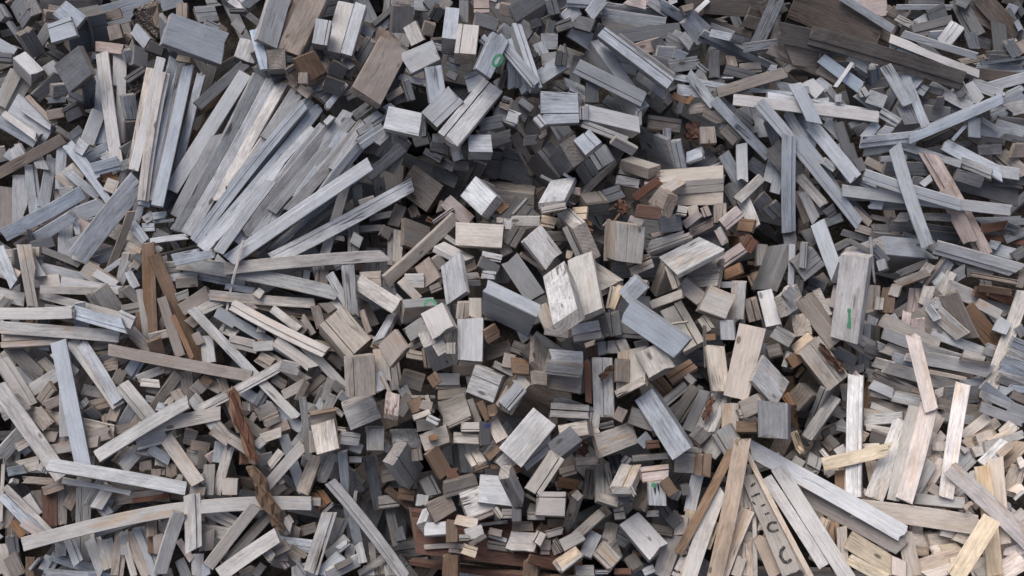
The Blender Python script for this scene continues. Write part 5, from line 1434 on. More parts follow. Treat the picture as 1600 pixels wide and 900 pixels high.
D -438 3426 1203 -1 9 135 177 69 93
H 65 3244 994 29 -19 43 145 110 71
D -314 2394 168 1 -76 74 232 105 70
D 272 3267 1175 -35 -14 135 199 63 74
H 532 2082 314 -40 -47 -171 231 65 65
K 68 3454 1232 -27 -43 90 136 96 84
D -152 3207 990 27 -9 65 156 85 52
D -381 2384 121 30 4 16 180 69 76
E 318 3046 933 15 -36 69 188 66 94
E 715 3378 1164 -51 10 164 117 70 83
K 674 2922 887 -65 -25 168 237 65 68
D -198 3279 1225 26 -40 36 159 110 79
G 503 3446 1197 32 2 43 221 84 56
D -352 2524 497 -27 -55 119 147 62 63
G -81 2487 610 -30 -43 109 186 80 64
D 620 3278 1152 47 -23 6 106 65 74
B 358 3100 973 -54 -21 168 230 109 66
D -522 3069 1023 -79 -5 167 161 86 60
H -38 3059 1003 -75 -2 171 232 70 94
D -101 3075 958 -27 -77 128 213 64 100
H 40 3247 1183 -35 -41 162 128 108 63
E -163 2376 633 80 -57 7 173 81 93
B -548 3361 1301 -75 -4 171 221 105 52
E -298 2359 224 -54 -57 151 201 95 79
E -546 3554 1343 -56 -24 -171 141 109 66
D 238 2134 139 45 -23 -13 141 98 81
D 586 2541 745 -29 -51 95 141 95 65
H 446 2885 925 9 -55 64 224 101 91
D -449 3100 847 -29 -34 135 214 84 96
D 699 3473 1327 -9 -78 97 212 70 82
K 351 2155 408 36 -17 57 152 97 54
D -35 2886 894 -62 -36 155 237 83 51
H -386 3349 1247 -43 -41 161 216 104 100
G -553 3271 1162 -62 0 140 188 89 83
D 203 2369 496 9 -40 88 153 106 78
B 117 2325 527 27 -26 61 161 97 74
H 643 2687 741 35 -43 16 184 90 51
H -207 3393 1237 -66 -34 -174 190 105 60
D -332 2293 55 3 -40 139 174 106 85
D 552 2546 761 49 5 9 190 97 90
D 221 2193 335 9 -16 20 230 91 64
D 406 2153 299 32 -51 39 130 95 51
E -10 2439 707 -28 -49 117 154 100 73
K 505 2293 458 25 -46 41 196 84 85
D 98 2768 963 -47 -50 149 221 73 60
K 545 2365 475 31 -3 8 143 104 95
E -493 3041 826 1 -27 106 188 71 84
D 49 2158 132 41 -41 20 127 79 87
G 529 3336 1164 -46 -55 179 233 73 72
D -97 3139 1097 80 15 5 103 102 85
G 539 2594 766 -29 -16 142 138 77 65
D -172 2999 892 -3 -54 90 111 71 54
G 373 2647 833 -43 3 169 130 100 75
K -511 2612 723 -31 10 130 224 88 89
E 37 3430 1190 44 -28 26 216 68 63
D -463 3194 1128 -57 -14 -174 110 85 64
E 45 2698 829 -45 -12 161 235 85 52
K 487 3332 1158 46 14 35 215 83 87
B 102 2387 669 19 -65 3 164 82 70
G -358 2386 389 -20 -39 97 102 98 56
E -502 3249 1066 -48 -6 145 238 74 95
H -368 2261 144 52 -13 0 201 78 84
E -393 3233 887 -64 -18 170 192 68 56
K -178 2344 312 -48 -48 145 128 104 55
H -378 2164 116 37 -21 32 146 108 97
H 269 2254 239 -54 -39 148 148 66 82
G -225 2686 760 -5 -50 96 152 67 53
E 356 2275 561 35 -16 27 123 92 71
K 148 2289 464 -28 4 155 180 67 95
D 151 3595 1419 42 -53 40 227 71 53
G -363 2826 751 -61 -49 177 133 105 82
K -323 3377 1187 -45 -20 158 202 97 79
D -245 3423 1185 -11 -54 97 154 86 50
D 313 2979 893 -50 -16 -162 139 62 83
D 54 3571 1470 76 -63 39 234 108 97
E 671 3261 1011 -55 8 150 198 82 61
B -416 2387 321 43 -78 21 143 90 61
G -9 3632 1469 -71 -67 163 195 82 62
K -545 3197 1212 -28 -57 125 166 83 83
D 456 2187 383 19 -41 78 170 75 58
D 27 3123 1009 1 -47 115 117 63 65
K 625 3299 1135 6 -38 99 214 91 76
D -467 2501 477 51 -56 49 197 92 52
D -60 3358 1367 17 -47 65 132 96 85
G 602 3532 1307 80 -2 31 213 64 80
B 702 2981 839 -37 -47 97 221 108 75
D -104 2283 543 -37 2 146 220 83 82
E -491 2440 246 -40 -69 116 107 84 70
B -286 2268 96 58 -31 44 185 73 94
B 112 3097 972 75 -27 24 165 108 100
D 31 2460 665 4 -36 58 112 65 53
D 443 2063 234 -35 -21 166 197 89 67
D -340 3166 973 72 -47 28 114 103 67
D -590 2970 904 -31 -17 121 105 95 76
K 236 2615 758 40 -9 54 177 76 95
K -583 2392 238 37 -51 38 203 93 84
H -377 2360 168 -20 -55 86 132 110 96
D 418 2801 911 69 2 7 225 66 91
E 630 3206 1055 -33 -26 151 214 106 92
D -370 3143 844 20 -47 120 197 99 97
E -494 3217 1219 3 -53 103 103 82 94
D 313 3354 1063 -23 -30 66 218 104 75
E -167 3090 1023 19 -42 51 210 108 89
D 764 3257 1126 57 -1 20 119 91 83
D -496 3207 1069 -35 -46 144 170 88 67
D 438 2873 982 -62 9 147 132 101 100
G 413 3115 934 -55 -28 -154 208 72 57
H -418 3648 1487 -49 -9 156 224 98 51
B -110 2183 105 -29 -8 176 195 72 99
B -477 3308 1164 -19 -33 153 146 102 58
H 665 3266 1187 -68 -28 170 213 81 57
B -413 2396 398 40 -47 17 203 103 94
G -18 2286 632 33 -45 38 132 66 88
'''
MORE_SLATS = '''
B -1476 3419 1489 59 21 19 129 35 7
G -1427 3156 1320 -11 -27 126 62 33 8
K -1400 3476 1501 -19 -70 152 45 37 13
B -1323 3376 1432 55 4 -24 131 40 8
T -1302 3352 1435 79 -13 -16 85 17 6
G -985 3392 1540 57 -4 10 37 28 6
G -1090 3257 1464 78 -60 18 118 49 14
G -1048 3236 1469 34 -66 58 82 44 11
K -1228 3230 1376 62 -31 -1 91 46 10
B -1508 3098 1302 20 27 -36 140 17 6
G -1238 3202 1327 77 -14 32 46 40 13
S -1217 3185 1330 58 -36 40 81 49 17
D -1387 3031 1247 54 -26 29 50 44 14
G -1592 2992 1193 21 23 -22 60 35 8
B -1574 3017 1208 -2 30 -54 38 23 6
S -1572 2989 1207 16 30 -54 51 44 11
P -1448 2926 1115 -14 28 -72 84 27 9
P -1451 2956 1150 -2 32 -70 93 38 9
S -1482 2851 1098 -32 35 -81 65 28 7
G -1492 2953 1194 9 23 -56 55 33 6
S -1332 2991 1180 14 21 -52 81 49 12
S -1284 2975 1201 34 26 -30 41 32 7
D -1212 2987 1223 69 -11 46 48 43 11
D -1206 2941 1192 -31 43 -115 146 37 10
S -1163 2917 1161 -11 33 -92 238 32 8
S -1177 2947 1210 59 -4 36 119 29 8
S -1352 2966 1244 54 22 -26 38 44 12
T -1247 2868 1162 46 16 -13 43 42 9
S -1397 2875 1139 67 -8 -1 47 27 6
B -1461 2824 1049 45 -27 22 247 23 8
P -1461 2814 1056 59 -26 21 241 11 7
G -1356 2821 1045 79 -19 -5 133 33 8
P -1328 2789 1055 40 16 -21 70 42 14
S -1351 2776 1068 -24 37 -69 48 17 6
D -1499 2769 1036 -3 77 -74 60 13 6
D -1459 2752 1024 60 -11 6 72 32 9
S -1329 2756 1048 61 -22 13 91 26 9
P -1272 2757 999 65 28 5 59 32 12
D -1271 2732 992 58 -7 19 69 42 10
T -1178 2765 1027 45 13 -26 196 52 14
S -1161 2803 1097 -38 51 -116 57 21 8
S -1124 2787 1099 44 -15 41 35 26 7
G -1075 2776 1093 51 -8 -1 67 10 7
S -1123 2767 1076 44 -4 -5 41 26 9
D -1088 2747 1054 34 16 -22 46 41 8
T -1187 2739 1021 58 15 -29 91 34 8
S -1237 2705 975 50 -26 25 85 16 6
S -1197 2706 918 -95 39 -168 83 35 12
M -1205 2697 962 -57 67 -148 127 32 11
M -1201 2684 953 -52 56 -159 102 22 7
S -1166 2646 964 -3 36 -53 57 26 8
D -1153 2697 1008 39 32 -5 31 31 7
M -1157 2674 998 -69 46 -157 27 25 8
T -1101 2721 1031 26 25 -37 45 31 12
H -1074 2693 1005 -12 56 -92 34 26 7
H -1053 2674 989 69 0 8 58 42 9
M -1009 2654 973 50 -8 5 95 23 6
W -889 2683 997 28 27 -32 61 25 6
M -917 2675 1006 51 10 -14 53 20 8
T -1535 2742 997 51 -15 -15 161 27 6
T -1521 2727 974 53 -6 -4 122 27 7
G -1530 2700 978 -65 68 -104 114 36 12
W -1444 2672 941 54 -7 -4 95 37 9
P -1545 2664 975 -42 -8 153 78 43 16
T -1320 2705 990 62 21 -10 88 16 6
M -1254 2659 960 31 30 -11 80 26 7
M -1474 2690 980 14 32 -50 85 32 11
B -1545 2624 890 45 3 -12 86 43 16
E -1185 2611 945 -4 -64 98 35 32 11
B -1159 2603 942 53 54 -5 59 31 7
N -1136 2558 868 -20 49 -88 64 30 12
G -1395 2581 896 55 3 -9 72 31 10
H -1267 2585 927 28 68 -25 77 31 8
H -1158 2586 902 58 -5 12 72 31 11
M -1124 2562 893 6 52 -77 167 21 6
B -1049 2567 873 50 -9 8 70 30 10
B -1066 2548 873 58 -48 34 48 25 6
T -1065 2500 866 62 7 31 62 25 9
B -952 2571 886 42 -15 45 93 35 8
H -1003 2595 944 60 1 36 41 25 8
P -794 2574 918 62 -9 3 30 20 7
M -866 2540 848 34 0 -29 63 30 8
S -831 2627 945 54 2 -12 99 20 7
W -871 2582 903 12 -48 73 137 8 5
B -950 2501 849 21 31 -55 46 25 7
S -1307 2542 907 -40 69 -110 88 31 9
S -1155 2504 925 39 11 -23 62 40 14
S -1302 2520 881 58 -4 23 47 20 6
T -1475 2513 796 36 55 -16 61 32 6
B -1445 2503 783 25 53 -3 79 33 8
T -1417 2467 762 20 34 -32 69 37 8
B -1382 2382 723 16 19 -29 70 31 9
T -1535 2476 787 30 33 -24 61 32 9
T -1554 2598 911 -83 45 -169 54 32 6
S -1480 2445 753 36 33 -29 79 32 9
S -1423 2501 827 60 3 -8 36 32 8
G -1345 2517 820 23 52 -2 24 33 9
G -1342 2480 763 -37 75 -109 122 39 14
D -1216 2466 803 71 -12 10 70 32 7
B -1300 2465 757 54 -48 20 111 32 8
E -1287 2444 743 59 -48 19 112 41 14
M -1348 2448 799 28 27 -35 99 31 11
B -1363 2354 730 51 -5 31 67 31 12
B -1196 2452 803 54 -21 14 70 30 8
B -1206 2435 798 -52 11 -174 45 25 6
B -1204 2434 730 -87 53 -167 64 32 7
M -1087 2425 778 -65 15 -163 87 26 8
B -1181 2414 778 -59 46 -130 54 31 7
E -1079 2400 739 52 14 -4 43 30 10
S -1088 2378 716 57 21 10 33 20 7
B -1033 2431 792 11 61 -50 37 30 9
T -1026 2385 717 33 -27 53 100 20 6
B -999 2372 729 16 35 -45 53 30 12
T -947 2404 739 62 52 -5 39 41 11
H -896 2404 745 37 17 -23 51 30 11
T -801 2368 700 4 26 -83 36 25 6
B -843 2357 714 -16 43 -59 175 27 9
B -783 2321 679 -36 35 -129 61 19 6
N -918 2404 768 55 21 -26 35 27 8
T -1086 2399 763 43 10 3 56 25 10
T -1208 2336 651 -30 30 -81 45 32 10
B -1255 2350 657 -60 62 -123 59 32 6
B -1221 2338 675 -3 33 -57 38 26 7
D -1263 2339 691 60 59 -11 42 44 15
B -1186 2347 710 -18 23 -104 84 31 8
S -1155 2336 688 -62 41 -129 87 32 8
B -1120 2328 682 -47 41 -135 45 30 8
B -1141 2303 673 49 -6 12 85 25 6
M -1283 2357 721 26 35 -41 24 31 6
B -1402 2312 674 47 -21 4 78 26 7
S -1050 2349 712 50 9 -5 29 25 9
M -1489 2331 729 66 -32 -3 97 57 20
H -1442 2241 577 34 -13 6 61 43 8
S -1474 2293 588 64 -37 12 36 31 11
M -1395 2226 583 30 -32 66 30 31 9
G -1476 2220 576 60 -14 0 58 27 7
M -1502 2267 592 40 -56 79 64 47 9
M -1441 2281 639 39 -12 34 96 26 10
B -1374 2281 658 51 -5 -13 49 31 12
B -1505 2138 467 30 -35 61 86 43 8
E -1403 2156 482 10 42 -75 110 51 9
B -1319 2183 498 38 -23 76 71 31 11
B -1361 2180 544 54 -11 14 63 26 10
M -1427 2150 499 15 34 -44 70 31 10
O -1464 2112 447 8 34 -39 55 37 7
B -1446 2121 462 18 34 -44 69 32 7
M -1254 2223 587 -9 41 -90 66 21 6
D -1478 2072 420 -10 41 -72 57 31 10
M -1508 2035 369 -3 38 -57 51 47 16
M -1497 2036 390 -19 38 -62 99 32 9
N -1425 2029 369 13 -48 93 56 26 9
S -1373 2037 370 29 -20 71 45 42 15
S -1223 2028 329 59 20 12 77 22 6
H -1335 2065 414 -17 39 -83 55 31 12
M -1295 2092 450 54 -37 83 23 23 6
T -1227 2083 383 17 36 -52 140 26 7
S -1142 2074 420 -6 33 -82 70 31 8
N -1060 2064 436 -11 30 -82 65 25 9
B -1036 2053 440 0 32 -77 61 30 9
B -1064 2098 475 -31 30 -78 76 32 10
B -1157 2198 523 62 11 3 106 32 7
R -1068 2154 527 39 -11 0 116 15 6
M -1200 2157 499 70 -63 29 37 20 6
G -1209 2134 507 -4 32 -41 55 32 9
M -1239 2173 527 -53 39 -124 88 31 8
E -1133 2251 556 -38 25 -80 20 39 13
B -1128 2246 572 -38 25 -80 25 33 12
B -1092 2228 585 -13 46 -87 33 35 8
B -1054 2216 570 -16 46 -87 24 40 10
M -1048 2247 588 -23 25 -81 40 40 14
B -1015 2219 574 -20 46 -87 42 30 9
M -1115 2260 595 33 -1 35 44 31 11
B -1165 2253 609 50 -34 42 59 25 10
M -1069 2263 623 24 23 10 93 48 10
B -1005 2299 619 48 67 -28 31 32 7
B -969 2302 633 64 34 11 35 47 14
B -938 2285 611 43 28 15 58 30 7
T -953 2253 581 35 45 1 40 20 7
M -991 2203 556 45 10 -9 20 30 11
B -929 2255 586 -47 58 -102 59 27 8
P -901 2264 591 20 63 -20 26 36 12
S -871 2262 611 -9 56 -108 64 41 14
S -919 2191 570 41 -20 18 11 29 11
B -862 2261 676 23 15 -32 69 24 8
H -768 2247 609 32 -39 64 50 29 9
M -1519 2179 524 14 -41 93 169 11 7
P -1414 2092 464 25 26 -23 75 26 7
H -929 2163 548 -24 48 -103 28 44 10
M -1027 2113 454 57 -3 4 47 41 10
H -1034 2127 484 10 14 -39 29 30 11
M -874 2093 448 53 4 -7 102 36 12
M -864 2123 471 26 18 -16 104 25 6
M -844 2123 481 22 19 -18 85 25 9
P -965 2054 416 11 38 -43 75 20 6
B -1016 2008 364 41 -5 6 33 30 9
B -778 2012 365 -43 14 -157 51 29 11
W -929 2030 376 -14 45 -87 65 35 8
S -900 2013 372 6 45 -87 32 26 9
N -948 3120 1326 58 -18 30 178 30 16
D -806 3185 1397 53 51 -33 57 38 17
S -906 3098 1305 55 -36 62 57 31 12
D -1161 2891 1209 55 -32 71 82 31 16
S -1095 3012 1277 -15 34 -101 519 34 13
T -1053 3202 1429 37 11 -1 44 21 11
D -1035 2921 1133 47 -31 53 210 59 17
D -887 2948 1195 -68 30 -122 366 48 15
S -735 2981 1262 -59 30 -131 332 33 12
S -641 3097 1365 52 26 -27 41 29 14
S -734 2787 1161 56 -23 52 342 43 12
S -597 3100 1359 -42 27 -125 43 29 13
G -579 3085 1358 -62 15 -132 56 26 12
S -557 3078 1362 -48 24 -125 111 20 16
S -570 2990 1324 -28 23 -133 35 19 18
G -474 3061 1321 -53 20 -145 71 29 15
D -380 3044 1195 41 -37 39 106 72 20
G -778 3362 1515 49 -35 65 227 66 20
B -683 3340 1514 49 -31 63 254 98 20
G -646 3300 1489 19 -37 63 192 33 9
D -395 3342 1506 57 -26 21 105 48 17
W -403 3318 1500 58 -33 26 132 21 8
G -237 3236 1447 58 28 -18 37 31 7
G -383 3184 1394 40 -45 59 179 67 19
D -364 3172 1403 45 -47 64 168 32 8
B -624 3213 1416 -30 -21 128 101 63 19
D -746 3152 1390 54 -4 36 46 31 11
B -667 3095 1380 47 15 -39 87 26 8
B -692 3110 1401 36 23 -47 53 21 6
G -452 2948 1315 39 -8 41 55 31 13
G -393 2940 1300 36 -16 50 81 25 10
G -293 3075 1212 68 -14 6 59 31 11
D -69 3164 1188 54 -6 15 99 26 10
B -26 3114 1270 52 16 -18 79 31 12
S -18 3094 1281 42 15 -18 83 47 19
G -41 3134 1374 34 29 -54 40 25 8
S -53 3137 1170 52 23 -6 69 42 9
G -172 3017 1196 -55 -51 135 57 32 8
D -215 3019 1153 -45 -8 144 73 31 8
D -489 2896 1110 -4 77 -88 75 30 12
E -494 2776 1047 -12 32 -87 172 35 14
H -480 2741 1047 41 26 -22 36 34 9
H -382 2775 995 -17 28 -87 129 20 8
E -317 2917 1032 22 25 -65 44 31 12
E -220 2896 1068 -24 41 -114 33 30 11
G -587 2655 976 26 51 -71 70 39 13
H -656 2640 975 21 65 -64 41 35 11
H -627 2633 983 -18 59 -105 45 20 6
H -473 2629 977 -26 43 -115 31 24 6
T -326 2618 976 41 -12 46 41 29 10
S -489 2688 1003 54 -8 23 130 19 6
B -437 2497 922 39 25 -67 78 21 6
M -526 2555 936 23 16 -44 46 19 6
E -552 2545 936 10 16 -44 38 30 11
E -583 2527 913 15 33 -69 79 29 7
B -620 2525 886 42 30 -49 73 21 6
E -652 2520 890 34 17 -37 81 29 11
M -767 2591 954 21 17 -33 26 30 11
M -757 2518 879 -36 26 -93 32 26 9
B -703 2501 868 23 24 -44 40 29 6
H -689 2437 797 33 15 -30 170 34 12
E -525 2445 808 32 26 -29 62 29 10
B -757 2477 848 58 33 -25 37 32 7
M -743 2463 854 49 3 10 66 29 7
E -693 2394 771 47 19 -27 53 30 12
T -651 2368 766 55 -23 17 71 29 10
B -605 2417 749 38 -52 36 105 20 6
H -574 2373 731 67 -64 26 73 29 6
M -547 2365 771 47 -64 46 76 24 7
E -510 2356 780 30 31 -18 51 29 9
G -495 2330 772 52 45 0 37 28 12
B -622 2357 773 53 -46 49 64 20 6
D -751 2360 738 36 -20 65 57 29 9
B -718 2312 694 68 -21 13 58 31 10
B -726 2302 657 48 -22 5 135 29 10
M -598 2349 705 42 24 -2 45 29 7
M -575 2350 717 37 -42 58 47 24 6
H -541 2343 737 60 -60 19 58 29 7
B -591 2320 730 51 -32 23 31 19 7
M -419 2637 892 47 36 6 157 35 8
M -344 2555 958 34 13 -47 23 28 12
B -394 2311 745 -12 -58 139 33 29 8
M -774 2239 634 36 42 -8 168 29 6
M -745 2260 654 35 -24 35 36 29 7
T -711 2270 673 46 -5 22 58 29 6
D -734 2226 615 64 6 29 49 36 9
H -629 2266 660 50 -40 36 55 29 7
B -692 2182 538 62 -17 34 39 26 9
M -685 2189 568 -41 18 -167 26 24 7
T -700 2224 620 15 -28 48 59 26 8
M -625 2265 569 42 -68 63 43 20 8
G -564 2252 579 3 76 -84 51 20 6
E -527 2229 559 53 -62 37 59 29 6
T -572 2236 682 -28 59 -92 58 44 11
M -674 2110 456 20 50 -59 56 20 6
T -663 2111 473 10 50 -38 35 30 10
E -622 2117 426 61 -28 -4 94 30 11
B -647 2109 429 -25 72 -128 41 31 6
B -678 2033 417 -15 31 -77 37 39 12
B -686 2031 445 24 -22 16 74 40 13
M -703 2010 446 31 13 -46 39 30 9
H -743 2008 379 48 34 -21 24 41 9
M -624 2013 371 52 -5 15 52 35 9
S -622 2005 382 32 51 -35 42 29 6
G -544 2126 382 -52 45 -125 105 21 6
M -525 2092 380 -40 38 -156 89 29 6
M -485 2087 367 -24 23 -99 44 30 7
E -494 2021 392 9 2 35 53 22 8
M -449 2062 391 4 22 -72 65 24 8
S -496 2215 539 -8 75 -92 90 34 13
K -477 2188 530 -23 74 -109 141 19 7
G -462 2235 485 34 70 -40 30 20 6
W -468 2172 506 31 -73 60 51 10 7
S -474 2144 398 25 63 -65 86 31 9
M -424 2104 307 -13 24 -80 103 20 8
M -398 2097 289 -3 24 -81 59 30 10
M -374 2082 297 2 23 -76 55 30 9
M -432 2063 307 -8 25 -77 34 30 8
M -412 2075 323 45 -2 38 120 22 6
D -346 2179 332 7 25 -72 41 30 7
E -391 2286 557 15 -16 17 37 33 8
W -380 2282 610 28 46 -6 26 25 6
T -209 2005 492 29 -1 3 87 14 6
T -42 2078 545 -19 29 -90 42 20 7
D 163 3366 1496 66 -16 25 134 59 20
S 191 3349 1517 50 -20 44 71 48 15
K 283 3369 1472 8 -40 81 52 27 7
D 351 3400 1480 55 16 -30 125 32 9
S 240 3362 1550 59 8 8 129 32 13
P 409 3389 1541 54 12 -7 65 33 10
S 486 3421 1511 60 35 3 90 34 11
W 528 3396 1541 56 -13 21 30 16 6
B 584 3416 1504 53 -1 28 51 33 11
W 623 3375 1535 40 -35 26 56 16 6
G 691 3372 1445 74 11 -25 91 39 9
S 610 3377 1488 73 41 -4 115 27 6
D 842 3343 1357 42 72 -44 83 45 15
D 351 3333 1477 41 7 -15 119 35 7
G 535 3299 1462 20 -32 42 42 33 11
G 529 3269 1459 76 24 -9 70 32 7
G 563 3259 1467 39 40 -29 48 33 8
P 445 3271 1441 63 -6 19 85 42 12
D 474 3265 1455 51 55 -32 35 37 9
S 497 3242 1430 75 10 12 67 48 17
G 543 3234 1428 65 25 10 50 32 11
G 477 3213 1413 76 17 2 83 37 10
S 350 3272 1412 67 16 -38 120 38 14
S 382 3221 1386 73 4 -18 48 32 9
D 283 3319 1466 -75 69 -150 61 23 9
B 711 3231 1407 19 40 -73 39 32 10
B 771 3212 1394 63 -4 1 72 32 9
W 570 3192 1367 64 11 -9 85 16 6
S 579 3162 1336 61 6 -2 94 36 14
G 731 3158 1336 74 -7 8 90 11 7
G 711 3141 1287 67 37 -13 141 21 8
S 759 3124 1273 52 62 -38 51 32 8
W 775 3112 1218 68 -27 -6 60 21 6
S 724 3104 1220 71 19 -8 102 21 6
D 542 3119 1296 12 -57 65 42 16 6
B 508 3138 1318 29 -27 39 38 21 7
O 541 3136 1324 61 27 -2 60 21 6
O 571 3128 1323 30 -37 38 33 16 6
B 608 3130 1293 61 -5 10 91 31 9
B 651 3110 1272 68 26 -6 72 31 8
B 706 3089 1219 64 41 -17 61 37 14
D 750 3107 1268 55 34 -15 68 27 8
D 216 3307 1343 0 -30 79 113 38 8
D 244 3290 1352 11 30 -103 63 34 9
S 18 3207 1403 -19 -31 109 202 36 13
D 20 3064 1315 -40 -42 -179 69 40 13
D 59 3024 1236 68 0 12 47 31 7
S 638 3022 1118 67 -3 30 150 33 11
E 787 2966 1077 -13 47 -114 76 37 15
D 807 2924 1064 -83 -48 172 54 53 16
D 733 2935 1051 46 30 -57 157 36 12
T 548 2969 1115 72 -4 0 271 26 9
R 25 2128 693 24 -5 37 63 23 6
T 217 2150 809 32 -20 9 52 27 11
G 377 2169 758 32 -36 30 39 32 7
R 542 2144 669 7 -37 87 50 57 19
E 157 2128 706 44 -43 23 60 41 16
B 156 2103 700 51 -21 1 52 27 11
D 466 2077 632 -19 49 -131 31 27 11
T 401 2048 584 43 -2 -1 36 18 7
B 13 2033 639 41 -4 9 27 18 6
T 268 2077 560 38 47 -27 32 28 11
P 96 2004 490 36 1 1 28 42 17
M 127 2006 487 24 36 -64 38 28 7
B 1265 3366 1512 83 22 -13 59 34 7
D 1366 3403 1530 62 5 6 124 34 7
K 1335 3381 1500 65 20 11 67 35 11
T 1282 3340 1496 55 19 -22 58 23 8
S 1345 3354 1490 38 -11 36 63 34 9
G 1530 3420 1520 86 25 -26 57 60 19
D 1671 3395 1513 66 42 -45 50 29 11
S 1645 3389 1513 39 -69 24 39 35 12
D 1642 3361 1489 -60 -46 141 85 35 7
D 1651 3334 1471 66 33 -34 66 35 13
S 1646 3313 1495 52 47 -46 35 17 6
B 1661 3282 1433 39 35 -61 43 53 17
D 1482 3390 1546 -45 -8 139 40 49 12
D 1548 3305 1436 74 20 8 79 34 8
D 1576 3254 1421 70 1 2 74 23 8
S 1383 3295 1466 82 2 15 65 36 8
B 913 3231 1412 57 27 8 211 34 7
B 902 3219 1427 79 34 4 127 27 6
D 1043 3242 1435 85 7 21 107 35 10
S 1238 3270 1442 61 19 -20 23 33 11
S 1283 3253 1427 62 11 -14 74 28 10
S 1348 3231 1410 59 19 -20 46 17 6
B 1500 3254 1401 46 2 24 102 23 8
G 1604 3258 1391 73 6 3 150 17 6
S 1594 3242 1379 65 7 3 167 23 6
D 1605 3240 1411 77 7 3 121 23 7
S 1596 3227 1369 52 -2 0 144 12 7
D 1586 3226 1412 52 -6 6 143 11 7
S 1623 3162 1337 60 -29 7 64 23 6
D 1523 3170 1344 55 14 -36 107 34 8
S 1439 3124 1334 48 41 -58 80 55 12
S 1610 3132 1309 64 -31 9 88 58 16
S 1556 3109 1298 54 -22 1 45 28 7
D 1407 3112 1312 65 36 -53 74 45 13
D 1349 3133 1355 56 0 -35 57 22 8
D 1310 3136 1342 67 -18 -22 48 27 6
D 1354 3120 1316 63 -4 -16 73 27 6
G 1297 3138 1363 46 12 -47 68 33 13
D 1357 3085 1337 83 -8 -15 28 40 11
G 1561 3091 1294 74 -24 1 55 30 6
D 1595 3072 1276 78 5 -5 87 29 10
D 1590 3014 1248 63 10 -6 73 22 7
D 1522 3006 1244 74 3 -10 79 22 8
S 1511 3037 1287 59 20 -28 68 16 6
S 1420 3026 1261 26 -24 41 77 11 7
D 1302 3114 1234 65 -18 -7 99 33 11
S 1186 3021 1270 70 9 -12 41 32 13
G 1135 3102 1259 48 -6 32 120 32 7
D 1128 3076 1250 52 -9 35 74 33 7
S 1135 3021 1270 31 -29 43 70 32 10
S 1289 3140 1382 23 -46 29 38 33 10
D 1417 3109 1379 -49 -26 107 82 33 8
S 1142 3130 1313 60 34 -10 91 22 8
D 1176 3132 1349 74 -6 2 46 28 9
D 1056 3209 1390 77 -4 -20 60 55 11
S 1123 3197 1404 69 10 -11 42 27 6
S 1112 3192 1426 66 23 -20 71 38 11
W 1059 3154 1399 19 -37 43 99 13 6
S 841 3207 1391 67 7 -12 26 32 12
S 882 3159 1350 82 9 -7 52 33 6
B 896 3205 1397 55 32 -36 22 32 7
S 879 3072 1255 60 27 -16 209 32 6
S 946 3067 1261 43 30 -54 116 37 8
D 926 3086 1297 43 -15 3 41 33 9
D 836 3063 1240 72 63 -24 82 31 6
S 999 3163 1359 56 25 -32 51 32 6
S 1023 3104 1267 52 -18 -20 50 33 7
S 1038 3128 1326 71 43 -20 84 32 11
S 985 3117 1323 52 -2 7 63 21 8
S 1042 3109 1339 24 48 -92 26 21 6
S 941 3138 1352 51 51 -71 26 22 8
S 1035 3037 1255 48 32 -35 100 32 8
S 848 3049 1123 -12 -45 72 109 33 6
S 851 3047 1151 28 -61 46 39 26 8
B 941 2927 1050 62 53 -52 105 44 11
D 982 2918 1074 39 53 -60 91 26 7
G 1078 2975 1123 78 31 5 90 32 8
S 1055 2990 1227 58 13 -41 48 42 13
D 1087 2906 1211 41 40 -66 54 26 6
S 1170 2998 1232 79 1 5 131 17 6
G 1153 2980 1227 72 -5 12 86 28 9
B 1162 2935 1187 54 23 -14 111 27 6
G 1201 2951 1204 62 2 10 87 32 12
D 1271 2898 1160 66 13 5 34 32 10
S 1298 2892 1164 36 -18 36 44 21 6
S 1120 2894 1154 47 13 -22 53 27 8
G 1114 2876 1111 42 -3 -5 108 16 6
D 1200 2858 1099 48 -11 -17 81 32 12
S 1140 2854 1105 67 2 -7 49 32 11
D 1105 2867 1069 52 34 -31 86 21 6
B 1105 2850 1062 48 32 -29 75 21 6
T 1120 2828 1022 71 20 -1 69 24 6
B 1276 2863 1019 67 15 3 293 16 6
D 1169 2832 1025 44 12 17 68 32 7
G 1146 2832 978 73 17 -5 201 22 6
D 1213 2818 992 74 15 15 182 44 15
G 1286 2827 982 59 28 6 109 27 7
B 1600 2981 1224 72 10 18 52 45 15
S 1541 2940 1172 58 -1 -20 119 38 14
S 1282 3001 1200 68 10 -20 93 32 12
R 1513 2808 1051 68 -5 9 90 28 6
B 1559 2821 1008 58 -13 -10 117 33 6
R 1553 2804 1002 48 -1 -17 124 17 6
D 1585 2798 1025 47 -16 16 78 27 6
D 1561 2797 1053 81 18 -10 44 28 7
S 1542 2782 977 56 1 -28 87 38 8
S 1516 2786 996 38 1 -29 34 29 9
D 1587 2749 989 38 -17 27 51 33 11
D 1419 2726 940 71 17 -14 81 33 12
D 1464 2709 947 51 0 1 90 32 6
S 1067 2732 986 32 -35 -10 105 39 14
D 1015 2883 1058 65 -44 -2 36 32 10
D 1084 2728 1026 46 7 -43 101 15 6
D 1121 2687 1034 54 29 -45 71 30 11
G 1101 2670 1019 30 55 -80 147 10 7
D 1245 2706 962 53 -9 21 117 21 7
B 1279 2690 958 21 -32 40 73 31 9
D 1403 2724 973 60 29 -16 37 26 9
D 1389 2694 949 36 -23 23 48 37 9
S 1344 2715 936 38 -51 41 93 39 10
M 1336 2689 927 28 -41 27 48 32 9
B 1322 2709 959 26 -41 41 121 13 6
E 1590 2693 934 15 38 -114 64 22 6
D 1009 2677 962 18 -64 54 58 25 7
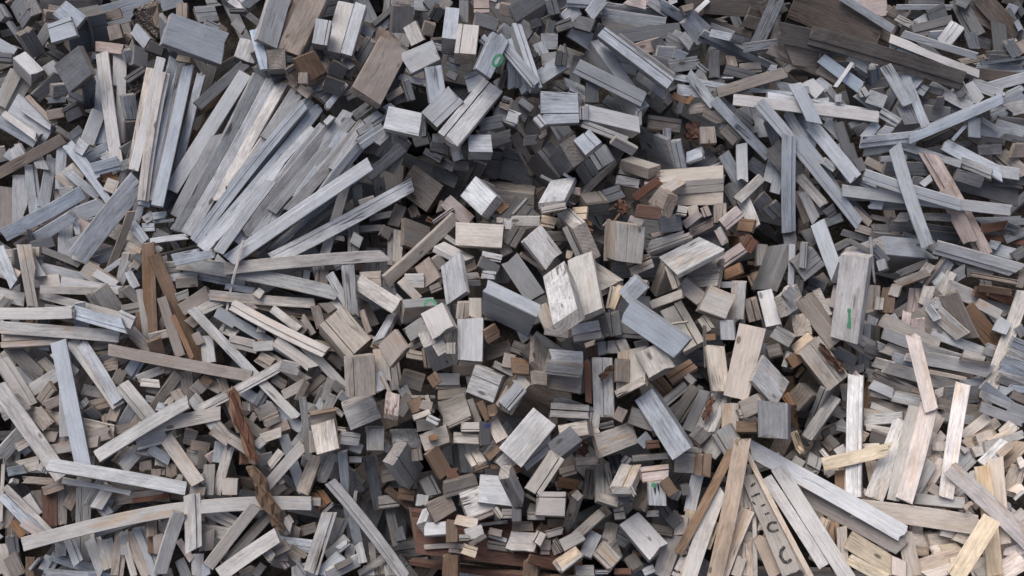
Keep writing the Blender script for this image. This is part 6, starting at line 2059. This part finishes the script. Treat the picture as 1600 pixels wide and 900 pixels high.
E 986 2724 901 43 19 -57 48 31 12
B 1004 2638 902 -13 -26 70 80 31 10
M 823 2542 999 70 42 -1 44 38 16
T 1130 2609 899 -2 31 -105 43 26 10
M 1286 2646 904 -14 47 -117 68 37 13
M 1343 2662 923 -8 47 -128 104 29 7
B 1317 2640 912 60 30 -38 27 21 8
S 1294 2618 895 57 18 13 50 31 10
M 1314 2611 898 57 24 9 45 36 14
R 1495 2660 893 59 21 10 136 32 11
R 1526 2655 891 63 28 5 111 32 12
S 1287 2576 891 32 34 -53 52 27 6
P 1245 2557 846 17 64 -79 71 42 14
P 1211 2574 868 -16 -41 77 45 26 7
S 1168 2569 868 33 34 -53 35 31 12
P 1074 2568 856 38 -38 19 31 30 9
H 1099 2555 874 -2 49 -118 31 30 7
B 1098 2548 736 62 72 -52 80 42 10
O 873 2395 632 47 47 -7 8 16 6
D 1052 2467 756 36 -25 -10 48 26 6
D 1094 2438 763 46 8 -10 44 30 7
M 1067 2505 813 71 37 -3 120 30 10
M 1102 2502 819 72 33 3 164 30 6
H 1122 2493 801 84 28 5 114 27 6
S 1132 2490 820 75 29 6 65 26 10
M 1119 2453 792 69 9 -15 49 32 8
S 1203 2473 787 64 24 9 114 31 10
M 1216 2465 804 63 21 10 61 25 9
M 1335 2484 799 69 18 1 180 26 6
T 1404 2483 794 49 19 0 79 26 6
M 1473 2531 781 68 27 6 54 37 9
B 1399 2453 801 70 12 -3 98 13 6
B 1329 2484 727 58 20 12 241 16 6
M 1319 2454 718 46 24 9 122 32 8
T 1319 2436 761 55 11 -5 121 13 6
M 1364 2433 708 23 3 25 188 37 11
S 1410 2446 716 45 9 19 93 31 8
B 1356 2372 689 62 21 11 177 31 11
B 1359 2357 677 52 19 12 162 26 9
M 1339 2339 674 49 19 12 148 26 7
B 1216 2383 742 41 6 -10 48 20 8
M 1146 2377 734 59 -1 -17 152 31 7
M 1024 2430 698 47 52 -71 50 32 9
T 1132 2347 684 49 1 -37 111 30 6
M 1114 2333 678 54 -9 -31 113 40 12
M 1015 2410 628 73 0 -37 47 34 10
E 1021 2410 662 62 2 -39 21 26 9
M 1013 2375 611 39 17 -59 31 30 9
S 1009 2353 616 52 -7 -31 34 20 6
M 1094 2285 682 44 -13 -28 87 20 6
P 1044 2442 749 47 17 -51 20 30 12
S 1557 2517 813 70 27 4 81 32 11
M 1551 2499 786 54 27 5 100 27 6
S 1543 2479 771 69 25 5 112 27 7
M 1530 2444 740 70 21 7 131 27 6
H 1532 2434 727 80 28 6 136 28 8
S 1546 2423 717 56 15 6 81 21 6
B 1538 2396 709 68 17 -17 72 27 10
S 1487 2402 724 45 18 -6 32 32 8
S 1491 2371 699 62 27 -2 192 21 7
S 1536 2365 683 63 24 -1 78 32 6
G 1560 2547 842 -55 -46 148 37 27 8
E 932 2303 561 -1 23 -113 82 40 14
c 855 2281 628 60 64 -29 86 24 6
E 966 2312 595 30 14 -52 40 41 11
E 1082 2259 672 70 -3 -36 48 43 12
b 1048 2281 656 56 1 -39 20 30 10
w 944 2285 580 34 16 -59 30 15 6
t 779 2211 647 14 24 -97 20 10 7
w 991 2269 606 47 -34 11 38 35 8
w 937 2196 599 30 -6 29 54 29 9
n 959 2158 593 2 26 -98 72 29 7
b 973 2151 604 26 24 -101 78 10 6
t 1057 2236 660 48 -23 -20 50 20 6
t 1033 2128 574 41 27 -67 30 10 6
b 1060 2173 611 29 33 -85 79 39 11
p 1236 2233 645 -11 46 -142 128 25 6
p 1254 2222 676 30 38 -97 28 46 13
t 1232 2178 625 22 58 -79 82 45 17
s 1209 2147 600 -6 59 -129 127 25 6
p 1226 2152 644 -19 58 -141 89 30 6
g 1214 2108 618 47 25 -23 33 29 11
b 1405 2293 633 8 0 28 126 44 9
t 1408 2279 644 36 1 25 63 41 16
t 1454 2279 651 33 -8 28 88 31 12
s 1391 2234 653 35 2 24 86 30 9
p 1324 2225 660 12 -10 40 16 25 6
b 1476 2224 653 32 -61 12 82 46 13
b 1458 2198 627 43 -54 3 64 31 11
b 1432 2199 687 41 -21 33 60 22 6
s 1321 2148 596 24 -9 38 106 30 9
s 1335 2148 611 -14 16 -129 43 30 10
p 1465 2121 603 21 -44 5 36 31 11
w 1456 2097 603 27 -55 13 43 10 7
s 1468 2077 536 30 -11 35 50 31 9
b 1287 2043 627 32 23 -62 15 29 6
b 1332 2080 578 5 -11 39 23 20 6
t 1306 2043 555 -10 18 -136 50 50 16
n 912 2003 554 9 47 -92 62 29 10
t 1164 2038 518 43 18 15 41 34 12
t 1171 2009 509 42 21 13 77 39 15
t 1254 2018 539 48 19 1 69 34 11
t 1285 2004 532 46 22 -7 53 35 6
b 1163 1974 510 41 22 11 48 29 7
c 1241 1987 503 45 3 11 80 30 10
t 1198 1970 518 29 -11 11 33 29 10
W -819 2606 1061 30 -51 66 138 8 5
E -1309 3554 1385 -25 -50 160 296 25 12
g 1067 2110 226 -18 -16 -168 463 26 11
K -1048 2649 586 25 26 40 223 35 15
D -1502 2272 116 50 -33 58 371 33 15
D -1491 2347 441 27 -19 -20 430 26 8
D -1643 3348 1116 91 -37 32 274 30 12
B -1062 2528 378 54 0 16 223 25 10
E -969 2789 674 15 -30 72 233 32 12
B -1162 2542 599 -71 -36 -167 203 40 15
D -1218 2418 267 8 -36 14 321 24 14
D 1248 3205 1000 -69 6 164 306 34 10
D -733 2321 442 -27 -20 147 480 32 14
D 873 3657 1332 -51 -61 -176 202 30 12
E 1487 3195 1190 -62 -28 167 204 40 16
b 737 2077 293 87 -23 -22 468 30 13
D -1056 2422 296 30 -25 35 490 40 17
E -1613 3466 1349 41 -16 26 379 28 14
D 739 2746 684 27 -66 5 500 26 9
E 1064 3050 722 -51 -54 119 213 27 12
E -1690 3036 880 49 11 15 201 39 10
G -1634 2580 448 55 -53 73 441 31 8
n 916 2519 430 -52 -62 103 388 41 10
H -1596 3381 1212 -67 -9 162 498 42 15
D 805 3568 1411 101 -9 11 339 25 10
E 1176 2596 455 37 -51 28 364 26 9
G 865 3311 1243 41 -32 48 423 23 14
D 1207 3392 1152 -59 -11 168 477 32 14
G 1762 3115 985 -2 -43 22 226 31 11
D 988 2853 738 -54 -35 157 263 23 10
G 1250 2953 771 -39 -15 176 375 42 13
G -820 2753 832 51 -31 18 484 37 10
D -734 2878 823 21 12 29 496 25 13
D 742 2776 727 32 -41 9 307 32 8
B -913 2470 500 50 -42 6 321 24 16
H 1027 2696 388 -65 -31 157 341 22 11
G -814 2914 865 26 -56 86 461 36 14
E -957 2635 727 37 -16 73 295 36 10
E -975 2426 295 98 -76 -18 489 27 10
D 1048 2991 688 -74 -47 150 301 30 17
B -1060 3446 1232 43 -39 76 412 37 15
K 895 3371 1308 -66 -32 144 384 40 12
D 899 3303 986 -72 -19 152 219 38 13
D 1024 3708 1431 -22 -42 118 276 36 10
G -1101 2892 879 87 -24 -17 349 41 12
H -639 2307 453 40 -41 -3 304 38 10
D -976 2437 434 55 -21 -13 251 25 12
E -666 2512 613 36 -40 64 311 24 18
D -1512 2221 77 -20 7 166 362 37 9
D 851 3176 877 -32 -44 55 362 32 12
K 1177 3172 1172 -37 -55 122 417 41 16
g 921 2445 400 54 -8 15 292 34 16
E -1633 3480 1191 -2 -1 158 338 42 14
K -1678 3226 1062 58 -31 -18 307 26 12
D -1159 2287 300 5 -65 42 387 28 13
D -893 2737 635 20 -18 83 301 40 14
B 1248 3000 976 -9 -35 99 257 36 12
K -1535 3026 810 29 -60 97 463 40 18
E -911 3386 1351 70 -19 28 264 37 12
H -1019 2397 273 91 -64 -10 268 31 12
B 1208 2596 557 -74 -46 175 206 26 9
H -1036 3267 1241 50 -64 35 360 30 10
G 957 3690 1395 29 -43 74 335 22 11
E 787 2922 901 -34 -15 122 318 41 17
K 750 2875 879 31 -7 9 219 30 15
D 842 3326 1015 -35 -81 121 309 32 13
p 1569 2259 335 -27 -15 136 466 25 9
E -1256 2144 244 58 -38 39 364 28 14
K -1005 2454 459 -24 10 161 445 35 11
H -1495 3207 1142 -4 -16 151 261 23 14
H 1008 3209 980 -29 -51 91 390 37 12
H 1589 2766 660 -10 -36 87 491 37 9
D 1573 3270 1150 -36 -13 179 424 34 12
g 864 2064 290 -24 -4 148 455 24 10
K 1089 3150 813 80 -22 3 266 30 14
H -605 2417 448 -31 -3 135 393 42 14
D 1366 2860 676 -56 -22 133 336 25 16
E 1052 3243 1108 26 -5 15 420 23 16
B 834 2916 870 60 -25 -11 302 35 16
D 822 2801 744 -3 -10 92 306 29 16
G -975 3612 1443 -64 -40 170 251 23 13
D 1569 3324 1120 62 -28 7 296 27 15
D -1608 2742 785 8 -14 105 393 27 14
D 1294 3354 1273 47 -26 -7 348 40 17
D -740 2270 395 -14 -49 118 488 40 13
K -1464 2425 526 39 -5 0 423 31 13
H 1823 3608 1337 -4 -19 31 473 32 13
K -994 2781 733 -26 -51 123 408 25 14
D 1109 3321 1196 50 2 16 366 25 14
G -644 3380 1199 52 7 16 403 27 10
D -1188 3004 956 -85 -83 -131 254 35 15
K 1220 3205 1058 0 -76 110 240 30 13
B -1504 2725 782 -48 -23 -179 217 40 18
D 1306 2627 642 56 -26 -13 267 37 10
D -1608 2950 775 -9 -46 112 213 38 9
G 1607 2733 680 -25 -35 129 218 42 14
H -1419 3128 1044 29 -45 69 310 34 12
D 1268 3200 1198 7 -29 55 465 38 12
D -1253 2222 310 35 -15 45 444 31 11
B 1081 3117 1014 -58 -10 -170 499 27 17
H -717 2277 251 23 -52 63 273 39 16
t 1388 2271 405 -26 -27 112 392 41 9
E -1623 2284 187 -13 -20 116 211 26 14
H 1354 2442 578 -21 -4 147 253 28 8
H -1686 3437 1269 63 -4 37 241 42 17
D -734 2684 721 -31 -58 157 496 41 10
p 1353 2303 449 -44 -24 168 471 35 16
D 1007 3002 826 -62 -27 151 279 24 11
D -1253 2612 579 54 -29 52 298 24 17
B -686 2939 813 -10 -3 172 440 32 17
D -847 2282 341 1 -14 166 357 34 17
K 1515 3192 981 -83 -56 178 226 41 12
D -1498 2945 767 -31 -30 178 288 29 17
D 1295 2774 807 42 -37 26 462 34 13
E -1613 3535 1349 -89 -58 -149 371 22 16
E -696 2795 895 49 -20 -20 335 33 15
E 1067 3445 1247 -94 -15 -162 286 33 14
D -1158 2369 278 -27 -14 157 418 26 16
G -1105 3002 892 -23 -6 155 293 30 14
H 756 2433 571 -51 -19 154 474 32 10
b 921 2138 448 -34 -30 113 311 33 11
K -1215 2555 619 41 -69 66 228 39 9
K 766 2991 854 -35 -45 98 446 29 11
B 1664 3204 973 -51 -54 114 278 35 14
K 841 2656 592 -5 -68 72 218 24 17
b 1183 2163 298 56 -2 17 268 26 15
D 812 3066 920 -44 0 156 314 33 17
D -1183 2664 593 51 -15 58 457 25 13
K 1578 3220 1082 53 -23 37 433 42 17
G 1391 3587 1362 -64 -33 151 429 25 9
K -1043 2203 117 68 -52 39 477 29 17
E -691 2510 591 31 -62 85 286 41 11
D -657 2260 357 -21 0 166 429 40 15
E -1245 2300 380 -45 4 174 355 39 9
K 1158 3276 1229 20 -44 66 326 35 17
D 928 2750 702 -21 -33 76 339 33 17
E 915 3413 1320 14 -15 73 366 33 10
G 1578 3243 1098 45 -17 -6 487 28 9
D 796 3456 1376 -49 -35 112 403 29 11
G -729 3387 1343 39 14 21 254 36 17
B -681 3382 1282 62 -11 35 259 32 13
p 1292 2185 433 -37 -31 158 366 30 11
D -1533 3475 1270 -48 -23 159 300 34 14
K 826 2804 705 7 -29 83 309 41 14
K -878 2378 323 3 -30 88 334 30 14
E -1402 2429 505 32 0 24 468 28 12
D -1038 3348 1297 -47 -35 131 377 41 14
E 1018 2654 353 37 5 30 315 30 9
E -1177 2472 334 -13 -39 126 478 35 13
K 1364 3543 1385 -17 -65 78 478 26 16
H 782 3170 915 -26 -26 -175 467 34 16
B -1132 2305 330 -69 7 156 415 23 18
G -1688 3372 1270 29 -41 49 450 39 12
H -1374 3623 1349 -7 -45 109 338 32 13
D -988 2666 730 24 -21 61 397 29 14
B 778 3357 1261 -57 -27 118 212 38 13
D -1205 3436 1306 38 -25 -2 411 31 13
K -1259 2417 454 40 -30 53 207 30 12
G 1228 2649 583 -86 2 144 455 22 18
B -950 2354 303 -31 5 170 402 39 14
D 903 3133 806 -66 -42 176 236 30 11
B -1558 2868 691 53 -64 39 302 26 18
D -604 2778 718 -62 -26 178 455 33 17
E -990 2373 275 24 -25 98 306 26 16
K 1000 3125 914 68 -55 16 274 26 15
D -712 2831 740 43 13 22 491 23 14
D -753 2322 299 -37 -29 176 247 32 17
B 825 2633 720 54 -20 10 361 36 15
D -1645 3607 1372 79 -17 -8 383 25 14
t 953 2130 407 -11 -16 57 222 39 8
n 1130 2509 451 -18 -50 69 389 39 11
B -1404 2266 287 55 -78 113 226 32 12
D 1129 2794 623 -31 -63 99 298 24 12
g 1064 2420 358 -24 -49 122 282 28 18
B -1159 2943 849 24 -81 78 253 37 17
E 802 3039 904 -121 -43 -167 223 26 12
G 1329 3092 1087 28 -9 14 217 37 11
B -1611 2947 801 21 -65 68 446 39 12
D -934 2560 564 -15 -56 135 315 36 15
D -1671 2916 879 -3 -28 154 326 33 10
G 851 2727 737 -12 -70 119 252 33 13
B -1014 2380 370 -62 -6 176 469 34 14
H -1659 2575 458 -23 -36 172 474 35 9
b 1039 2279 471 -55 -31 142 333 30 15
G -1120 2929 904 -25 -44 137 327 23 15
E -1137 2917 789 35 -64 38 419 40 15
c 795 2242 424 65 -21 -7 380 27 16
n 903 2483 421 -85 -44 -174 281 40 16
B -1605 2238 201 15 -21 103 239 39 8
E 1346 3330 1105 -37 -51 73 283 26 9
n 1296 2254 428 -45 -43 139 411 40 13
D -982 3606 1415 -5 -27 120 470 37 16
b 1466 2514 472 27 -32 34 258 23 18
K -1601 2384 339 -15 -51 142 418 41 10
D 1026 2636 409 36 -7 -6 319 39 12
g 984 2571 342 33 -16 13 397 38 11
G -983 2288 379 -32 -38 124 449 39 15
B -1568 2209 265 39 -67 76 230 31 17
K -1429 2176 232 -8 -13 81 251 25 17
D -1084 2500 378 -1 -64 112 321 23 17
D 886 2707 653 -66 -5 163 490 37 13
K -901 2384 426 -10 -50 113 229 31 15
K -1537 2797 745 28 -49 85 415 40 12
'''
PALLET = [('deck_board', 'R', -45, 2034, 481, 39, 5, -5, 496, 125, 28), ('rail', 'R', -61, 1988, 404, 65, -21, -25, 579, 16, 30), ('post', 'N', -174, 1956, 454, 7, 51, -94, 85, 45, 29), ('post', 'N', 54, 1917, 485, 11, 49, -96, 76, 43, 29)]
# bark left on a block: kind and number of the block, then the strip
BARK_STRIPS = [(('b', 27), 'R', 267, 2276, 918, 30, -22, 41, 66, 13, 10), (('b', 94), 'R', 562, 2243, 808, 16, -31, 64, 85, 14, 10), (('b', 22), 'R', 953, 2427, 835, 55, 40, -29, 130, 16, 10)]
# spray paint: kind and number of the piece, colour, face, stroke width, points (0.1 mm, in the piece itself)
PAINT = [(('b', 50), 'green', [0, 0, 100], 84, [[146, -263, 144], [123, -310, 144], [65, -339, 144], [-17, -347, 144], [-107, -332, 144], [-186, -298, 144], [-239, -248, 144], [-255, -197, 144], [-232, -150, 144], [-174, -121, 144], [-92, -113, 144], [-2, -128, 144], [77, -162, 144], [130, -211, 144], [146, -263, 144]]), (('b', 0), 'green', [0, 0, 100], 104, [[-297, -36, 306], [-431, -58, 306]]), (('b', 0), 'green', [0, 0, 100], 80, [[-412, -56, 306], [-584, -83, 306], [-760, -100, 306]]), (('b', 0), 'green', [0, 0, 100], 114, [[-721, -95, 306], [-897, -108, 306]]), (('b', 76), 'green', [0, 0, 100], 76, [[143, -180, 372], [175, -31, 372], [252, 50, 372], [398, 49, 372], [458, -34, 372], [459, -200, 372]]), (('b', 136), 'green', [0, 0, 100], 107, [[290, 155, 182], [259, 50, 182]]), (('b', 136), 'green', [0, 0, 100], 80, [[278, 85, 182], [189, 62, 182]]), (('b', 212), 'blue', [0, 0, 100], 109, [[173, 27, 125], [251, -147, 125]]), (('l', 3), 'black', [0, 0, 100], 61, [[-1194, -101, 50], [-1244, 47, 50]]), (('l', 3), 'black', [0, 0, 100], 58, [[-923, -197, 50], [-934, 60, 50]]), (('l', 3), 'black', [0, 0, 100], 43, [[-793, -236, 50], [-680, -175, 50]]), (('l', 3), 'black', [0, 0, 100], 50, [[-587, -69, 50], [-600, 80, 50]]), (('l', 3), 'black', [0, 0, 100], 54, [[-344, -47, 50], [-344, 96, 50]]), (('l', 3), 'black', [0, 0, 100], 65, [[-17, 173, 50], [-74, 53, 50], [-53, -53, 50], [24, -115, 50], [118, -102, 50], [174, -1, 50], [175, 143, 50]]), (('l', 3), 'black', [0, 0, 100], 90, [[663, 119, 50], [736, -18, 50], [869, -90, 50], [1032, -81, 50], [1088, 20, 50], [1049, 154, 50]]), (('l', 33), 'black', [0, 0, 100], 73, [[-475, -22, 25], [-509, 18, 25]]), (('l', 33), 'black', [0, 0, 100], 66, [[-393, -26, 25], [-305, -15, 25], [-207, -24, 25]]), (('l', 33), 'black', [0, 0, 100], 66, [[-90, -46, 25], [-45, 20, 25], [57, 26, 25], [157, -71, 25]]), (('l', 33), 'black', [0, 0, 100], 69, [[632, -165, 25], [634, -41, 25], [602, 76, 25]])]
KINDS = {'b': ('wood_block', 'block', 'wooden blocks heaped in the offcut pile', BLOCKS),
         's': ('wood_strip', 'wood strip', 'weathered wooden strips lying in the offcut pile', SLATS),
         'l': ('wood_lath', 'lath', 'pale laths in the lower right of the pile', LATHS),
         'p': ('wide_board', 'board', 'wide boards lying in the offcut pile', BOARDS),
         'r': ('bark_chunk', 'bark chunk', 'rough split chunks in the offcut pile', CHUNKS)}

def rows(text):
    for ln in text.strip().split('\n'):
        d, _, label = ln.partition('|')
        f = d.split()
        v = [int(a) for a in f[1:]]
        yield f[0], v, label

def frame(v):
    return Matrix.LocRotScale(Vector(v[:3]) / 1000, Euler([R(a) for a in v[3:6]], 'XYZ'), None)

# the ground under and around the heap, and an added dark core behind the pieces that closes the gaps
g = 400.0
me = bpy.data.meshes.new('ground')
me.from_pydata([(-g, -g, 0), (g, -g, 0), (g, g, 0), (-g, g, 0)], [], [(0, 1, 2, 3)]); me.materials.append(SOIL)
setting(link('ground', me), 'structure')

def surface(px, py, back=0.0):
    """mean surface of the heap: the point of it that the given bearing from the viewpoint meets"""
    h = 0.0
    for cx, cy, rx, ry, a in [(880, 580, 380, 260, -0.28), (380, 250, 230, 170, -0.1), (1380, 230, 260, 180, -0.06), (1380, 830, 300, 180, -0.16), (120, 560, 260, 260, -0.06), (640, 310, 80, 120, 0.16), (1010, 240, 200, 70, 0.08), (1255, 390, 90, 90, 0.16), (1275, 660, 70, 90, 0.22), (610, 800, 70, 120, 0.22), (700, 90, 300, 120, -0.08), (1180, 270, 70, 80, 0.1)]:
        h += a * math.exp(-((px - cx) / rx) ** 2 - ((py - cy) / ry) ** 2)
    d = 3.4 + (450 - py) * 0.00042 + h + back
    x, y = (px - 800) / 1700 * d, -(py - 450) / 1700 * d
    cp, sp = math.cos(R(38)), math.sin(R(38))
    return Vector((x, y * sp + d * cp, 3.0 + y * cp - d * sp))

nx, ny = 60, 44
vs, fs = [], []
for j in range(ny):
    for i in range(nx):
        p = surface(-900 + 3400 * i / (nx - 1), -620 + 2200 * j / (ny - 1), 0.42)
        vs.append(p)
for j in range(ny - 1):
    for i in range(nx - 1):
        a = j * nx + i
        fs.append((a, a + nx, a + nx + 1, a + 1))
# the far flank runs back down to the ground
o = len(vs)
for i in range(nx): vs.append(Vector((vs[i].x, vs[i].y + 0.8, vs[i].z + 0.05)))
for i in range(nx): vs.append(Vector((vs[i].x, vs[i].y + 4.0, -0.1)))
for r0, r1 in ((None, o), (o, o + nx)):
    for i in range(nx - 1):
        a = i if r0 is None else r0 + i
        fs.append((a, a + 1, r1 + i + 1, r1 + i))
# sides
left = [j * nx for j in range(ny)]; right = [j * nx + nx - 1 for j in range(ny)]
for col, s in ((left, -1), (right, 1)):
    b = len(vs)
    for i in col: vs.append(Vector((vs[i].x + s * 1.6, vs[i].y, -0.1)))
    for k in range(ny - 1):
        f = (col[k], b + k, b + k + 1, col[k + 1])
        fs.append(f if s > 0 else f[::-1])
me = bpy.data.meshes.new('heap_core')
me.from_pydata([tuple(v) for v in vs], [], fs); me.materials.append(SOIL)
for pl in me.polygons: pl.use_smooth = True
setting(link('heap_core', me), 'structure')

# every countable piece is an object of its own
seed = 100
FOUND = {}
for k, (name, cat, group, text) in KINDS.items():
    for n, (tone, v, label) in enumerate(rows(text)):
        seed += 1
        L, W, T = [a / 1000 for a in v[6:9]]
        bow = v[9] / 1000 if len(v) > 9 else 0.0
        o = link(name, mesh(name, [(None, piece(L, W, T, k, tone, seed, bow, len(v) > 10))]))
        o.matrix_world = frame(v)
        o['label'] = label; o['category'] = cat; o['group'] = group
        FOUND[(k, n)] = o

# the smaller pieces between and under them, past counting; most deep fillers coloured dark to imitate gap shade
for name, k, text, label in (('small_wood_blocks', 'b', MORE_BLOCKS, 'smaller grey and brown block offcuts filling the gaps of the heap'),
                             ('small_wood_strips', 's', MORE_SLATS, 'smaller grey strips and splinters filling the gaps of the heap')):
    parts = []
    for tone, v, _ in rows(text):
        seed += 1
        parts.append((frame(v), piece(v[6] / 1000, v[7] / 1000, v[8] / 1000, k, tone, seed)))
    rng = random.Random(k)
    for _ in range(1100):                                       # the heap goes on beyond the picture
        while True:
            px, py = rng.uniform(-420, 2020), rng.uniform(-330, 1200)
            if not (-45 < px < 1645 and -45 < py < 945): break
        seed += 1
        if k == 'b': L, W, T = rng.uniform(0.1, 0.24), rng.uniform(0.07, 0.12), rng.uniform(0.06, 0.11)
        else: L, W, T = rng.uniform(0.2, 0.55), rng.uniform(0.035, 0.055), rng.uniform(0.012, 0.024)
        room = min(1.0, max(abs(px - 800) - 845, abs(py - 450) - 495) / 60)   # nothing leans into view
        if room < 1.0: L *= 0.6
        turn = Euler((R(45), 0, 0)).to_quaternion() @ Euler((rng.gauss(0, 0.35), rng.gauss(0, 0.35), rng.uniform(0, 6.3)), 'XYZ').to_quaternion()
        mx = Matrix.LocRotScale(surface(px, py, rng.uniform(0.02, 0.3) + 0.1 * (1 - room)), turn, None)
        parts.append((mx, piece(L, W, T, k, rng.choice('SSGGBDT'), seed)))
    o = link(name, mesh(name, parts))
    o['kind'] = 'stuff'; o['label'] = label; o['category'] = 'wood scraps'

# the timber pallet under the lower edge of the heap
pe = bpy.data.objects.new('pallet', None); C.objects.link(pe)
v0 = PALLET[0][2:]
pe.location = Vector(v0[:3]) / 1000
pe['label'] = 'reddish brown timber pallet under the blocks at the bottom edge'; pe['category'] = 'pallet'
for row in PALLET:
    seed += 1
    v = row[2:]
    o = link(row[0], mesh(row[0], [(None, piece(v[6] / 1000, v[7] / 1000, v[8] / 1000, 'p', row[1], seed))]), pe)
    m = frame(v); m.translation -= pe.location
    o.matrix_basis = m

for (k, n), tone, *v in BARK_STRIPS:
    seed += 1
    h = FOUND[(k, n)]
    o = link('bark_strip', mesh('bark_strip', [(None, piece(v[6] / 1000, v[7] / 1000, v[8] / 1000, 'r', tone, seed))]), h)
    o.matrix_basis = h.matrix_world.inverted() @ frame(v)

INK = {'green': GREEN, 'black': BLACK, 'blue': BLUE}
paint = {}
for key, colour, face, width, pts in PAINT: paint.setdefault((key, colour, len(paint)), []).append((face, width, pts))
for (key, colour, num), strokes in paint.items():
    vs, fs = [], []
    for si, (face, width, pts) in enumerate(strokes):
        nrm = Vector(face).normalized()
        p = [Vector(q) / 1e4 for q in pts]
        # finer points along the stroke, wavering like a spray can
        q = []
        for a, b in zip(p, p[1:]):
            for i in range(6): q.append(a.lerp(b, i / 6))
        q.append(p[-1])
        o0 = len(vs)
        for i, c in enumerate(q):
            t = (q[min(i + 1, len(q) - 1)] - q[max(i - 1, 0)]).normalized()
            side = nrm.cross(t).normalized()
            end = 0.75 if i in (0, len(q) - 1) else 1.0
            hw = width / 2e4 * end * (1 + 0.12 * math.sin(i * 1.7 + len(pts)))
            lift = nrm * (0.0009 + 0.00012 * (num % 5))
            vs += [c + side * hw + lift, c - side * hw + lift]
            if i: fs.append((o0 + 2 * i - 2, o0 + 2 * i - 1, o0 + 2 * i + 1, o0 + 2 * i))
    me = bpy.data.meshes.new('paint_mark'); me.from_pydata([tuple(a) for a in vs], [], fs); me.materials.append(INK[colour])
    o = link('paint_mark', me, FOUND[key]); o['label'] = colour + ' spray-paint mark'
